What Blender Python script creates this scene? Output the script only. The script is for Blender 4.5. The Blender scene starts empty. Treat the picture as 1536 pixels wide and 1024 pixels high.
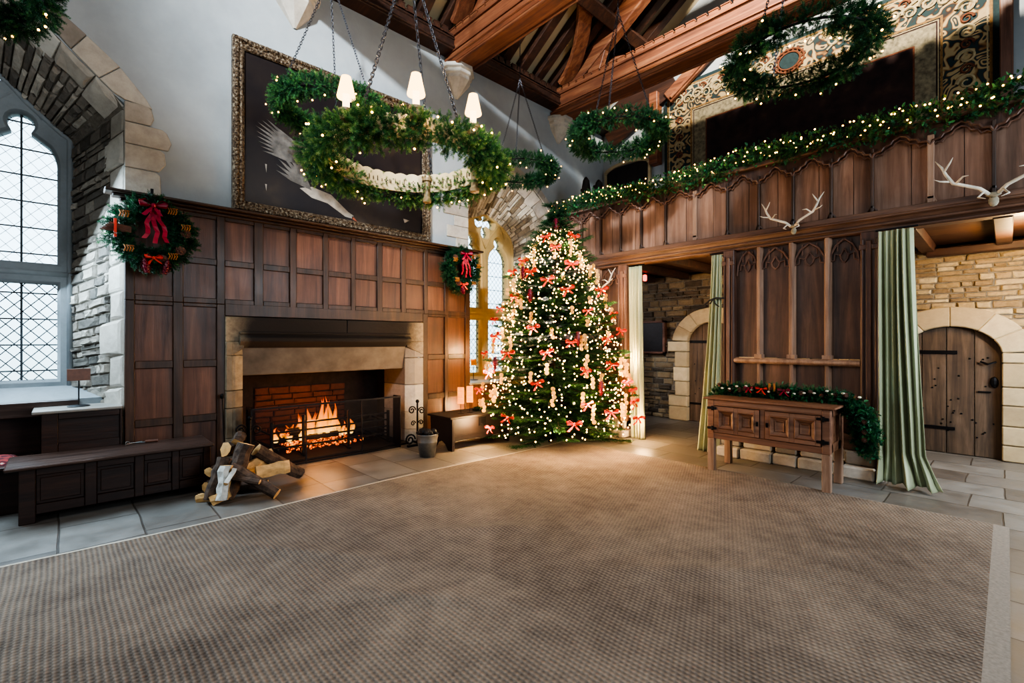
import bpy, math, random
import numpy as np
from mathutils import Vector, Matrix
random.seed(7); np.random.seed(7)
D = bpy.data; C = bpy.context.scene.collection
PI = math.pi
def sr(h):
    c = [int(h[i:i+2], 16)/255 for i in (0, 2, 4)]
    return tuple((x/12.92 if x < .04045 else ((x+.055)/1.055)**2.4) for x in c) + (1,)
def U(a, b): return random.uniform(a, b)

# ------------------------------------------------------------ materials
class NT:
    def __init__(s, name):
        s.m = D.materials.new(name); s.m.use_nodes = True
        s.t = s.m.node_tree; s.t.nodes.clear()
        s.out = s.n('ShaderNodeOutputMaterial')
    def n(s, k, **kw):
        nd = s.t.nodes.new(k)
        for a, b in kw.items(): setattr(nd, a, b)
        return nd
    def l(s, a, b): s.t.links.new(a, b)
    def noise(s, vec, scale, detail=4, rough=.6, dist=0):
        x = s.n('ShaderNodeTexNoise'); x.inputs['Scale'].default_value = scale
        x.inputs['Detail'].default_value = detail; x.inputs['Roughness'].default_value = rough
        x.inputs['Distortion'].default_value = dist
        if vec: s.l(vec, x.inputs['Vector'])
        return x.outputs['Fac']
    def ramp(s, fac, stops):
        r = s.n('ShaderNodeValToRGB'); e = r.color_ramp.elements
        while len(e) < len(stops): e.new(.5)
        for i, (p, c) in enumerate(stops):
            e[i].position = p; e[i].color = c if len(c) == 4 else tuple(c)+(1,)
        s.l(fac, r.inputs[0]); return r.outputs[0]
    def mix(s, fac, a, b, mode='MIX'):
        m = s.n('ShaderNodeMix', data_type='RGBA', blend_type=mode)
        for i, v in ((0, fac), (6, a), (7, b)):
            if hasattr(v, 'is_linked'): s.l(v, m.inputs[i])
            else: m.inputs[i].default_value = v
        return m.outputs[2]
    def math(s, op, a, b=0.0, clamp=False):
        m = s.n('ShaderNodeMath', operation=op, use_clamp=clamp)
        for i, v in ((0, a), (1, b)):
            if hasattr(v, 'is_linked'): s.l(v, m.inputs[i])
            else: m.inputs[i].default_value = v
        return m.outputs[0]
    def objc(s, scale=(1, 1, 1), rnd=True):
        tc = s.n('ShaderNodeTexCoord'); mp = s.n('ShaderNodeMapping')
        mp.inputs['Scale'].default_value = scale
        if rnd:
            oi = s.n('ShaderNodeObjectInfo'); v = s.n('ShaderNodeVectorMath', operation='ADD')
            sc = s.n('ShaderNodeVectorMath', operation='SCALE'); cx = s.n('ShaderNodeCombineXYZ')
            s.l(oi.outputs['Random'], cx.inputs[0]); s.l(oi.outputs['Random'], cx.inputs[1]); s.l(oi.outputs['Random'], cx.inputs[2])
            s.l(cx.outputs[0], sc.inputs[0]); sc.inputs['Scale'].default_value = 37.
            s.l(tc.outputs['Object'], v.inputs[0]); s.l(sc.outputs[0], v.inputs[1]); s.l(v.outputs[0], mp.inputs[0])
        else: s.l(tc.outputs['Object'], mp.inputs[0])
        return mp.outputs[0]
    def attr(s):
        a = s.n('ShaderNodeAttribute', attribute_name='tint'); return a.outputs['Fac']
    def bsdf(s, col, rough=.7, bump=None, bstr=.3, bdist=.01, metal=0, spec=.5, **kw):
        b = s.n('ShaderNodeBsdfPrincipled')
        for k, v in (('Base Color', col), ('Roughness', rough), ('Metallic', metal), ('Specular IOR Level', spec)):
            if hasattr(v, 'is_linked'): s.l(v, b.inputs[k])
            else: b.inputs[k].default_value = v
        for k, v in kw.items():
            k = k.replace('_', ' ')
            if hasattr(v, 'is_linked'): s.l(v, b.inputs[k])
            else: b.inputs[k].default_value = v
        if bump is not None:
            bp = s.n('ShaderNodeBump'); bp.inputs['Strength'].default_value = bstr; bp.inputs['Distance'].default_value = bdist
            s.l(bump, bp.inputs['Height']); s.l(bp.outputs[0], b.inputs['Normal'])
        s.l(b.outputs[0], s.out.inputs[0]); return b

def wood(name, dark, mid, light, axis='z', rough=.5, tintvar=.35, grain=1.0):
    s = NT(name); sc = {'x': (.6, 9, 9), 'y': (9, .6, 9), 'z': (9, 9, .6)}[axis]
    v = s.objc(sc); n1 = s.noise(v, 1.6*grain, 6, .65, .6); n2 = s.noise(s.objc((1, 1, 1)), 2.2, 3)
    c = s.ramp(n1, [(.25, sr(dark)), (.5, sr(mid)), (.78, sr(light))])
    c = s.mix(s.math('MULTIPLY', n2, .75), c, sr(dark))
    oi = s.n('ShaderNodeObjectInfo')
    k = s.math('ADD', s.math('MULTIPLY', oi.outputs['Random'], tintvar), 1-tintvar/2)
    hv = s.n('ShaderNodeHueSaturation'); s.l(k, hv.inputs['Value']); s.l(c, hv.inputs['Color'])
    n3 = s.noise(s.objc(tuple(x*3 for x in sc)), 3, 3)
    s.bsdf(hv.outputs[0], s.math('ADD', s.math('MULTIPLY', n2, .3), rough-.12), s.math('ADD', n1, s.math('MULTIPLY', n3, .4)), .35, .006)
    return s.m
def flat(name, hexc, rough=.6, metal=0, nz=.25, scale=20, bstr=.2, **kw):
    s = NT(name); n = s.noise(s.objc(), scale, 4)
    c = sr(hexc); d = tuple(x*(1-nz) for x in c[:3])+(1,); e = tuple(min(1, x*(1+nz)) for x in c[:3])+(1,)
    s.bsdf(s.ramp(n, [(.3, d), (.7, e)]), rough, n, bstr, .004, metal, **kw); return s.m
def emis(name, col, st):
    s = NT(name); e = s.n('ShaderNodeEmission'); e.inputs[0].default_value = col; e.inputs[1].default_value = st
    s.l(e.outputs[0], s.out.inputs[0]); return s.m
def tinted(name, stops, rough=.7, nscale=14, bstr=.5, trans=0, spec=.4, dirt=.5):
    s = NT(name); t = s.attr(); c = s.ramp(t, [(p, sr(h)) for p, h in stops])
    v = s.objc(); n = s.noise(v, nscale, 8, .68); n2 = s.noise(v, nscale*.2, 3)
    c = s.mix(s.math('MULTIPLY', s.ramp(n, [(.35, (1, 1, 1)), (.6, (0, 0, 0))]), dirt), c, s.mix(1., c, (.45, .42, .4, 1), 'MULTIPLY'))
    c = s.mix(s.math('MULTIPLY', n2, .35), c, (.12, .11, .1, 1))
    b = s.bsdf(c, rough, n, bstr, .02, spec=spec)
    return s.m
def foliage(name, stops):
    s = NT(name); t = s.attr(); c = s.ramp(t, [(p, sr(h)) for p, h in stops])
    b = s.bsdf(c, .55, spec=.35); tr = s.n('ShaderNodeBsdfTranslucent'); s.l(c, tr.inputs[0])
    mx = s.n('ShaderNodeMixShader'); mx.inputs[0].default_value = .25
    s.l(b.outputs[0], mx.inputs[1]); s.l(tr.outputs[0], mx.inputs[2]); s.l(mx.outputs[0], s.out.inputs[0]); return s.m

M = {}
M['pan_z'] = wood('dark_oak', '2e1a12', '67422f', '8e6146', 'z', .42, .45, .7)
M['pan_y'] = wood('dark_oak_rail', '1e120d', '48301f', '6b4833', 'y', .42, .25)
M['pan_f'] = wood('dark_oak_frame', '1e120d', '48301f', '6b4833', 'z', .42, .25)
M['bench'] = wood('bench_oak', '180e0b', '392219', '553628', 'y', .4, .3)
M['bench_top'] = wood('bench_top', '281c18', '4d3930', '75625a', 'y', .3, .2)
M['scr_z'] = wood('screen_oak', '3a251d', '6a4a3b', '9a7560', 'z', .5, .4)
M['scr_x'] = wood('screen_beam_oak', '33201a', '664938', '9c7459', 'x', .5, .3)
M['par_z'] = wood('parapet_board', '4c3426', '896754', 'b4917c', 'z', .55, .5, .8)
M['scr_pan'] = wood('screen_panel_oak', '291a13', '5c4030', '896650', 'z', .5, .35, .7)
M['scr_lt'] = wood('worn_muntin_oak', '5a4338', '94755f', 'b89c86', 'z', .55, .25)
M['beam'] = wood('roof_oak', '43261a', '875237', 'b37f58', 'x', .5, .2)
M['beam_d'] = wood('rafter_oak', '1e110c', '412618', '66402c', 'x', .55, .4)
M['chest'] = wood('chest_oak', '4a3022', '835a43', 'a98268', 'x', .45, .3)
M['chest_l'] = wood('chest_worn_oak', '5b4234', '94755f', 'c2a890', 'z', .5, .2)
M['coffer'] = flat('coffer_oak', '1a100d', .62, nz=.4, scale=12)
M['door'] = wood('old_door_oak', '2e231b', '624e3c', '907862', 'z', .65, .4)
M['ledge'] = wood('worn_pale_ledge', '6b6660', '948f87', 'bcb8b0', 'y', .4, .1)
M['frame'] = None
s = NT('gilt_frame'); n = s.noise(s.objc((1, 1, 1)), 38, 3, .7); n2 = s.noise(s.objc((1, 1, 1)), 9, 4)
c = s.ramp(n, [(.35, sr('1f1612')), (.5, sr('5e4a36')), (.7, sr('a69c88'))])
s.bsdf(c, .4, n, .9, .03, metal=.35); M['frame'] = s.m
# plaster
def plaster(name, a, b):
    s = NT(name); v = s.objc(rnd=False); n = s.noise(v, 1.1, 6, .6); m = s.noise(v, 30, 4)
    s.bsdf(s.ramp(n, [(.3, sr(a)), (.7, sr(b))]), .9, s.math('ADD', m, s.math('MULTIPLY', n, 2)), .15, .01); return s.m
M['plaster'] = plaster('wall_plaster', '888c8e', 'a0a4a5')
M['roofboard'] = plaster('roof_plaster', '9a8b70', 'b3a488')
ST = [(0, '6d655b'), (.3, '9a9084'), (.6, 'b8afa2'), (1, 'd6cfc3')]
M['rubble'] = tinted('rubble_stone', [(0, '565049'), (.35, '7b7268'), (.7, '978d80'), (1, 'b5ada0')], .85, 16, .9)
M['rubble_b'] = tinted('brown_rubble_stone', [(0, '43372a'), (.35, '65543f'), (.7, '826e52'), (1, '9d8868')], .85, 16, .9)
M['rubble_lit'] = tinted('lit_rubble_stone', [(0, '85765f'), (.35, 'aa9b84'), (.7, 'c9bca6'), (1, 'ddd3c0')], .85, 16, .8)  # lighter rubble copy, brightness of the far reveal put into the colour
M['rubble_w'] = tinted('warm_rubble_stone', [(0, '57442f'), (.35, '8d7450'), (.7, 'ad9468'), (1, 'c9b58c')], .85, 18, .8)
M['ashlar'] = tinted('dressed_stone', ST, .8, 9, .4, dirt=.4)
M['ashlar_w'] = tinted('warm_dressed_stone', [(0, '9a8564'), (.5, 'b7a17c'), (1, 'd0bd9a')], .8, 9, .4, dirt=.3)
M['ashlar_d'] = tinted('smoked_dressed_stone', [(0, '6f6150'), (.5, '8d7c64'), (1, 'aa987c')], .8, 9, .4, dirt=.6)
M['mortar'] = flat('mortar', '6f675c', .95, nz=.3, scale=30, bstr=.5)
M['winstone'] = tinted('window_stone', [(0, '757b7e'), (1, '92979a')], .8, 8, .3, dirt=.2)
M['winstone_lit'] = tinted('warm_lit_window_stone', [(0, 'b09258'), (1, 'c6a970')], .8, 8, .3, dirt=.2)  # ochre copy of the window stone, warm tree light put into the colour
# fireplace stone with soot burnt into the middle
s = NT('sooty_stone'); tc = s.n('ShaderNodeTexCoord'); sx = s.n('ShaderNodeSeparateXYZ'); s.l(tc.outputs['Object'], sx.inputs[0])
n = s.noise(s.objc(rnd=False), 3, 5); nn = s.noise(s.objc(rnd=False), 25, 4)
c = s.ramp(nn, [(.3, sr('80705c')), (.7, sr('ab9a80'))])
yy = s.math('ABSOLUTE', s.math('SUBTRACT', sx.outputs[1], .02)); a = s.math('SUBTRACT', 1.35, yy)
zz = s.math('MULTIPLY', s.math('SUBTRACT', sx.outputs[2], 1.2), 3.2)
k = s.math('MULTIPLY', s.math('MINIMUM', a, zz), s.math('ADD', n, .7), True)
k = s.math('MULTIPLY', k, 2.6, True)
s.bsdf(s.mix(k, c, sr('1d1715')), .8, nn, .4, .01); M['soot'] = s.m
M['hearthboard'] = flat('smoky_lintel', '5d5248', .6, nz=.35, scale=4)
M['firebox'] = flat('sooted_brick', '231b19', .9, nz=.5, scale=9, bstr=.6)
M['fireback'] = flat('fireback_brick', '4a281c', .85, nz=.3, scale=6)
M['iron'] = flat('black_iron', '1b191b', .45, .6)
M['iron_g'] = flat('window_iron', '33383c', .5, .3)
M['galv'] = flat('galvanised', '8d9090', .35, .85, nz=.15)
M['brass'] = flat('aged_brass', '8a6a3a', .35, .8)
# mesh guard
s = NT('spark_mesh'); tr = s.n('ShaderNodeBsdfTransparent'); b = s.bsdf(sr('17131a'), .5, metal=.5)
mx = s.n('ShaderNodeMixShader'); mx.inputs[0].default_value = .38
s.l(tr.outputs[0], mx.inputs[1]); s.l(b.outputs[0], mx.inputs[2]); s.l(mx.outputs[0], s.out.inputs[0]); M['mesh'] = s.m
# window glass
s = NT('leaded_glass'); tr = s.n('ShaderNodeBsdfTransparent'); tr.inputs[0].default_value = (.9, .97, 1, 1)
g = s.n('ShaderNodeBsdfGlossy'); g.inputs['Roughness'].default_value = .15
mx = s.n('ShaderNodeMixShader'); mx.inputs[0].default_value = .06
s.l(tr.outputs[0], mx.inputs[1]); s.l(g.outputs[0], mx.inputs[2]); s.l(mx.outputs[0], s.out.inputs[0]); M['glass'] = s.m
# flagstones
def flags(name, c1, c2, mort, sx_=1.0, rot=0):
    s = NT(name); tc = s.n('ShaderNodeTexCoord'); mp = s.n('ShaderNodeMapping'); mp.inputs['Rotation'].default_value = (0, 0, rot)
    wn = s.n('ShaderNodeTexNoise'); wn.inputs['Scale'].default_value = 1.3; s.l(tc.outputs['Object'], wn.inputs['Vector'])
    va = s.n('ShaderNodeVectorMath', operation='SCALE'); va.inputs['Scale'].default_value = .05; s.l(wn.outputs['Color'], va.inputs[0])
    vb = s.n('ShaderNodeVectorMath', operation='ADD'); s.l(tc.outputs['Object'], vb.inputs[0]); s.l(va.outputs[0], vb.inputs[1])
    s.l(vb.outputs[0], mp.inputs[0])
    br = s.n('ShaderNodeTexBrick'); s.l(mp.outputs[0], br.inputs['Vector'])
    br.inputs['Scale'].default_value = 1; br.inputs['Brick Width'].default_value = .78*sx_; br.inputs['Row Height'].default_value = .5*sx_
    br.inputs['Mortar Size'].default_value = .008; br.inputs['Mortar Smooth'].default_value = .4; br.offset = .37; br.squash = .8; br.squash_frequency = 3
    br.inputs['Color1'].default_value = sr(c1); br.inputs['Color2'].default_value = sr(c2); br.inputs['Mortar'].default_value = sr(mort)
    v = s.objc(rnd=False); n = s.noise(v, 4, 8, .7); n2 = s.noise(v, 1.3, 3)
    c = s.mix(s.ramp(n, [(.35, (.75, .75, .75)), (.7, (0, 0, 0))]), br.outputs['Color'], s.mix(1., br.outputs['Color'], (.5, .47, .44, 1), 'MULTIPLY'))
    c = s.mix(s.math('MULTIPLY', n2, .4), c, sr('5c4f45'))
    h = s.math('SUBTRACT', s.math('MULTIPLY', n, .5), s.math('MULTIPLY', br.outputs['Fac'], 1.2))
    s.bsdf(c, s.math('ADD', s.math('MULTIPLY', n, .4), .22), h, .6, .02); return s.m
M['floor'] = flags('flagstones', '8a8884', '67625d', '4e4843')
# rug: ribbed jute weave, ribs running along X
s = NT('jute_weave'); tc = s.n('ShaderNodeTexCoord'); sx = s.n('ShaderNodeSeparateXYZ')
wn = s.noise(s.objc(rnd=False), .9, 2)
s.l(tc.outputs['Object'], sx.inputs[0])
yw = s.math('ADD', sx.outputs[1], s.math('MULTIPLY', wn, .05))
rib = s.math('SINE', s.math('MULTIPLY', yw, 2*PI/.028))
row = s.math('FLOOR', s.math('MULTIPLY', yw, 1/.028))
kn = s.math('SINE', s.math('ADD', s.math('MULTIPLY', sx.outputs[0], 2*PI/.03), s.math('MULTIPLY', row, 2.4)))
h = s.math('ADD', rib, s.math('MULTIPLY', kn, .6))
v = s.objc(rnd=False); big = s.noise(v, .7, 4); fine = s.noise(v, 60, 3); md = s.noise(v, 5, 6, .7)
f = s.math('ADD', s.math('MULTIPLY', h, .07), s.math('ADD', s.math('MULTIPLY', md, .35), s.math('MULTIPLY', big, .5)))
f = s.math('ADD', f, s.math('MULTIPLY', fine, .2))
c = s.ramp(f, [(.28, sr('3f3630')), (.5, sr('70645a')), (.72, sr('938475'))])
s.bsdf(c, .95, s.math('ADD', h, fine), .7, .004, spec=.15); M['rug'] = s.m
M['hem_l'] = flat('pale_rug_hem', 'b3a796', .95, scale=50, nz=.2)
M['rughem'] = flat('rug_hem', '7f756a', .95, scale=50, nz=.2)
M['curtain'] = None
s = NT('green_linen'); v = s.objc((1, 1, .2)); n = s.noise(v, 160, 2); n2 = s.noise(s.objc((1, 1, 1)), 3, 3)
c = s.mix(n2, sr('a0a585'), sr('c0c3a4')); c = s.mix(s.math('MULTIPLY', n, .4), c, sr('8c8f77'))
b = s.bsdf(c, .9, n, .2, .003, spec=.2); tr = s.n('ShaderNodeBsdfTranslucent'); s.l(c, tr.inputs[0]); mx = s.n('ShaderNodeMixShader'); mx.inputs[0].default_value = .15
s.l(b.outputs[0], mx.inputs[1]); s.l(tr.outputs[0], mx.inputs[2]); s.l(mx.outputs[0], s.out.inputs[0]); M['curtain'] = s.m
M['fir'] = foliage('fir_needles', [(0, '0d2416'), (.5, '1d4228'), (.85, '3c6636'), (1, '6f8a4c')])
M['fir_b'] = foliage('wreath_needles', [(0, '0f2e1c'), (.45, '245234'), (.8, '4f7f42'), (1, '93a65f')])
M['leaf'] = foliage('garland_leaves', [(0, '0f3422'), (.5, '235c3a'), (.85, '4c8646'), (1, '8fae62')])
M['bark'] = flat('bark', '3b2a20', .9, nz=.5, scale=30, bstr=.8)
M['logbark'] = flat('log_bark', '4c3b30', .9, nz=.6, scale=22, bstr=1.)
M['logend'] = flat('split_wood', 'c99f6a', .8, nz=.25, scale=14, bstr=.5)
M['birch'] = flat('grey_split_wood', 'b9b3aa', .8, nz=.35, scale=18, bstr=.6)
M['char'] = flat('charred_wood', '1a1413', .9, nz=.5, scale=20, bstr=.8)
M['red'] = flat('red_ribbon', 'd03416', .45, nz=.15, scale=8)
M['crimson'] = flat('crimson_ribbon', '8f1430', .4, nz=.15, scale=8)
M['darkred'] = flat('dark_red_glitter', '6d1226', .4, nz=.5, scale=60)
M['orange'] = flat('dried_orange', '96602c', .6, nz=.35, scale=30)
M['citrus'] = flat('dried_citrus_glow', 'c4944c', .5, nz=.3, scale=30, Emission_Color=sr('ffb45a'), Emission_Strength=.12)  # weak emission makes the slices look lit by the tree bulbs
M['cone'] = flat('pine_cone', '5b3a2c', .7, nz=.5, scale=40)
M['antler'] = flat('antler_bone', 'c9bfae', .6, nz=.25, scale=12)
M['bone_d'] = flat('weathered_skull', '8f8672', .7, nz=.3)
M['shell'] = flat('pale_shell', 'd8cdb8', .5)
M['bulb'] = emis('fairy_bulb', sr('ffb855'), 13)
M['bulb_t'] = emis('tree_bulb', sr('ffc46e'), 13)
M['shade'] = emis('lit_shade', sr('ffcf8c'), 4.2)
M['candle'] = emis('lit_candle_tube', sr('ffdca8'), 4)
M['crown'] = flat('pale_lime_wood', 'd3b88c', .55, nz=.12, scale=6)
M['crown_d'] = flat('dark_pierced', '3a2a1c', .8)
M['crownw'] = flat('turned_oak', '8b7350', .5)
M['canvas'] = None
s = NT('dark_canvas'); v = s.objc(rnd=False); n = s.noise(v, 1.3, 5); n2 = s.noise(v, 60, 2)
s.bsdf(s.ramp(n, [(.35, sr('191519')), (.55, sr('28211f')), (.75, sr('46382a'))]), .35, n2, .1, .002); M['canvas'] = s.m
M['feather'] = flat('painted_feather', '57534f', .45, nz=.5, scale=9)
M['feather_l'] = flat('painted_white', '8f877c', .45, nz=.3, scale=9)
M['beak'] = flat('painted_beak', '8a4a34', .45)
M['card'] = flat('orange_card', 'd98a2c', .7, nz=.08)
M['ink'] = flat('brown_print', '8f5a1c', .8)
M['signwood'] = flat('sign_wood', '5b3a2c', .6)
M['black'] = flat('black_plastic', '141416', .4)
M['chainm'] = flat('steel_chain', '55555a', .35, .8)
M['rope'] = flat('dark_tie', '22201f', .8)
M['coal'] = flat('coal', '101012', .7, bstr=.8)
M['redlamp'] = emis('red_lamp', sr('ff3a1c'), 5)
M['ember'] = None
s = NT('embers'); n = s.noise(s.objc(), 26, 4, .7); e = s.n('ShaderNodeEmission')
s.l(s.ramp(n, [(.42, (.02, .004, .002)), (.52, (.8, .1, .01)), (.62, (1, .42, .06)), (.75, (1, .8, .3))]), e.inputs[0]); e.inputs[1].default_value = 2.6
s.l(e.outputs[0], s.out.inputs[0]); M['ember'] = s.m
s = NT('flame'); lw = s.n('ShaderNodeLayerWeight'); lw.inputs[0].default_value = .35
t = s.attr(); n = s.noise(s.objc((9, 9, 2.2)), 1.2, 3, .5, 1.2)
e = s.n('ShaderNodeEmission'); s.l(s.ramp(t, [(0, sr('ffd27a')), (.35, sr('ff9a2a')), (1, sr('ee4a08'))]), e.inputs[0]); e.inputs[1].default_value = 3.2
tr = s.n('ShaderNodeBsdfTransparent'); mx = s.n('ShaderNodeMixShader')
fa = s.math('MULTIPLY', s.math('SUBTRACT', 1.05, lw.outputs['Facing']), s.math('SUBTRACT', 1.15, s.math('MULTIPLY', t, .8)), True)
fa = s.math('MULTIPLY', fa, s.math('MULTIPLY', s.ramp(n, [(.3, (.15, .15, .15)), (.6, (1, 1, 1))]), .75), True)
s.l(fa, mx.inputs[0]); s.l(tr.outputs[0], mx.inputs[1]); s.l(e.outputs[0], mx.inputs[2]); s.l(mx.outputs[0], s.out.inputs[0]); M['flame'] = s.m
# kilim
s = NT('kilim'); ck = s.n('ShaderNodeTexVoronoi'); ck.distance = 'MANHATTAN'; ck.inputs['Scale'].default_value = 14
s.l(s.objc(rnd=False), ck.inputs[0]); s.bsdf(s.ramp(ck.outputs['Distance'], [(0, sr('c8b8a8')), (.3, sr('7c1f22')), (.55, sr('1c1a24')), (.9, sr('8a3430'))]), .95); M['kilim'] = s.m
# tapestry border: scrolls in ochre and cream on blue-green
s = NT('tapestry_border'); v = s.objc(rnd=False); n = s.n('ShaderNodeTexNoise'); n.inputs['Scale'].default_value = 2.4; s.l(v, n.inputs['Vector'])
wv = s.n('ShaderNodeTexVoronoi'); wv.feature = 'SMOOTH_F1'; wv.inputs['Scale'].default_value = 4.2
vb = s.n('ShaderNodeVectorMath', operation='ADD'); s.l(v, vb.inputs[0]); s.l(n.outputs['Color'], vb.inputs[1]); s.l(vb.outputs[0], wv.inputs['Vector'])
rg = s.math('SINE', s.math('MULTIPLY', wv.outputs['Distance'], 26.))
c = s.ramp(s.math('ADD', s.math('MULTIPLY', rg, .5), .5), [(.1, sr('1a2c2d')), (.35, sr('2c1c15')), (.5, sr('6f4e2a')), (.8, sr('927f5c'))])
s.bsdf(c, .9, s.noise(v, 200, 2), .2, .002); M['tap'] = s.m
s = NT('tapestry_field'); v = s.objc(rnd=False); n = s.noise(v, 5, 5)
s.bsdf(s.ramp(n, [(.35, sr('1f1214')), (.6, sr('33201c')), (.8, sr('4a3526'))]), .95); M['tapf'] = s.m
M['tapline'] = flat('tapestry_braid', '72552f', .9, nz=.35, scale=30)
M['tapcream'] = flat('tapestry_cream', '948464', .9, nz=.2, scale=30)
M['tapcream2'] = tapestry_cream2() if False else flat('tapestry_grey_cream', '6f6550', .9, nz=.5, scale=18)
M['tapblue'] = flat('tapestry_blue', '16282a', .9, nz=.3, scale=30)
M['tapbrown'] = flat('tapestry_rust', '5e341e', .9, nz=.3, scale=30)

# ------------------------------------------------------------ mesh builder
def wloc(o):
    p = Vector((0, 0, 0))
    while o: p += o.location; o = o.parent
    return p
class MB:
    def __init__(s): s.v = []; s.f = []; s.t = []; s.n = 0
    def add(s, vs, fs, t=.5):
        vs = np.asarray(vs, float).reshape(-1, 3)
        s.v.append(vs)
        s.t.append(np.full(len(vs), t) if np.isscalar(t) else np.asarray(t, float))
        k = s.n; s.f += [tuple(i+k for i in f) for f in fs]; s.n += len(vs); return s
    def box(s, x0, x1, y0, y1, z0, z1, t=.5):
        v = [(x, y, z) for x in (x0, x1) for y in (y0, y1) for z in (z0, z1)]
        return s.add(v, [(0, 1, 3, 2), (4, 6, 7, 5), (0, 4, 5, 1), (2, 3, 7, 6), (0, 2, 6, 4), (1, 5, 7, 3)], t)
    def obox(s, a, b, w, h, up=(0, 0, 1), t=.5):      # bar from a to b, width w (sideways), height h (along up)
        a = Vector(a); b = Vector(b); d = (b-a).normalized(); up = Vector(up)
        x = d.cross(up).normalized(); u = x.cross(d).normalized()
        v = []
        for p in (a, b):
            for i, j in ((-1, -1), (1, -1), (1, 1), (-1, 1)): v.append(p+x*(i*w/2)+u*(j*h/2))
        return s.add(v, [(3, 2, 1, 0), (4, 5, 6, 7), (0, 1, 5, 4), (1, 2, 6, 5), (2, 3, 7, 6), (3, 0, 4, 7)], t)
    def tube(s, pts, r, n=8, cap=True, t=.5, closed=False):
        pts = [Vector(p) for p in pts]; m = len(pts); rs = r if hasattr(r, '__len__') else [r]*m
        V = []; ref = None; F = []
        for i, p in enumerate(pts):
            d = (pts[(i+1) % m]-pts[i-1]) if closed else (pts[min(i+1, m-1)]-pts[max(i-1, 0)])
            d.normalize()
            if ref is None:
                ref = Vector((0, 0, 1)) if abs(d.z) < .9 else Vector((1, 0, 0))
            x = (ref-d*ref.dot(d)).normalized(); ref = x; y = d.cross(x)
            for j in range(n):
                a = 2*PI*j/n; V.append(p+(x*math.cos(a)+y*math.sin(a))*rs[i])
        for i in range(m if closed else m-1):
            for j in range(n):
                F.append((i*n+j, i*n+(j+1) % n, ((i+1) % m)*n+(j+1) % n, ((i+1) % m)*n+j))
        if cap and not closed: F += [tuple(range(n))[::-1], tuple((m-1)*n+j for j in range(n))]
        return s.add(V, F, t)
    def lathe(s, prof, c, n=20, t=.5, cap=True):
        V = []; F = []; m = len(prof)
        for r, z in prof:
            for j in range(n):
                a = 2*PI*j/n; V.append((c[0]+r*math.cos(a), c[1]+r*math.sin(a), c[2]+z))
        for i in range(m-1):
            for j in range(n): F.append((i*n+j, i*n+(j+1) % n, (i+1)*n+(j+1) % n, (i+1)*n+j))
        if cap: F += [tuple(range(n))[::-1], tuple((m-1)*n+j for j in range(n))]
        return s.add(V, F, t)
    def prism(s, poly, off, t=.5):
        n = len(poly); off = Vector(off); V = [Vector(p) for p in poly]+[Vector(p)+off for p in poly]
        F = [tuple(range(n))[::-1], tuple(range(n, 2*n))]+[(i, (i+1) % n, n+(i+1) % n, n+i) for i in range(n)]
        return s.add(V, F, t)
    def ball(s, c, r, n=6, t=.5, sc=(1, 1, 1)):
        V = [(c[0], c[1], c[2]+r*sc[2])]; F = []; m = max(3, n//2+1)
        for i in range(1, m):
            th = PI*i/m
            for j in range(n):
                a = 2*PI*j/n; V.append((c[0]+r*sc[0]*math.sin(th)*math.cos(a), c[1]+r*sc[1]*math.sin(th)*math.sin(a), c[2]+r*sc[2]*math.cos(th)))
        V.append((c[0], c[1], c[2]-r*sc[2])); L = len(V)-1
        for j in range(n):
            F.append((0, 1+j, 1+(j+1) % n)); F.append((L, L-n+(j+1) % n, L-n+j))
            for i in range(m-2): F.append((1+i*n+j, 1+(i+1)*n+j, 1+(i+1)*n+(j+1) % n, 1+i*n+(j+1) % n))
        return s.add(V, F, t)
    def grid(s, fn, nu, nv, t=.5, tf=None):
        V = [fn(i/nu, j/nv) for i in range(nu+1) for j in range(nv+1)]
        F = [(i*(nv+1)+j, (i+1)*(nv+1)+j, (i+1)*(nv+1)+j+1, i*(nv+1)+j+1) for i in range(nu) for j in range(nv)]
        if tf: t = [tf(i/nu, j/nv) for i in range(nu+1) for j in range(nv+1)]
        return s.add(V, F, t)
    def scatter(s, tv, tf, R, T, tint):               # template copied by numpy: R (m,3,3), T (m,3)
        m = len(T); k = len(tv)
        V = np.einsum('mij,kj->mki', R, tv)+T[:, None, :]
        s.v.append(V.reshape(-1, 3)); s.t.append(np.repeat(tint, k) if np.ndim(tint) == 1 else tint.reshape(-1))
        base = s.n+np.arange(m)*k
        for b in base.tolist(): s.f += [tuple(i+b for i in f) for f in tf]
        s.n += m*k; return s
    def build(s, name, mat, parent=None, bevel=0, smooth=False, seg=1, sub=0):
        me = D.meshes.new(name); off = np.array(wloc(parent)) if parent else np.zeros(3)
        V = np.concatenate(s.v)-off
        me.from_pydata(V.tolist(), [], s.f); me.update()
        a = me.attributes.new('tint', 'FLOAT', 'POINT'); a.data.foreach_set('value', np.concatenate(s.t).astype(np.float32))
        me.materials.append(mat)
        if smooth: me.polygons.foreach_set('use_smooth', [True]*len(me.polygons))
        o = D.objects.new(name, me); C.objects.link(o); o.parent = parent
        if bevel:
            b = o.modifiers.new('b', 'BEVEL'); b.width = bevel; b.segments = seg; b.limit_method = 'ANGLE'
        if sub:
            b = o.modifiers.new('s', 'SUBSURF'); b.levels = sub; b.render_levels = sub
        return o
def tag(o, label=None, cat=None, group=None, kind=None):
    if label: o['label'] = label
    if cat: o['category'] = cat
    if group: o['group'] = group
    if kind: o['kind'] = kind
    return o
def thing(name, loc, label, cat, group=None):
    o = D.objects.new(name, None); o.empty_display_size = .1; C.objects.link(o); o.location = loc
    return tag(o, label, cat, group)
def struct(o, label=None, cat=None):
    o['kind'] = 'structure'
    if label: tag(o, label, cat)
    return o
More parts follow.
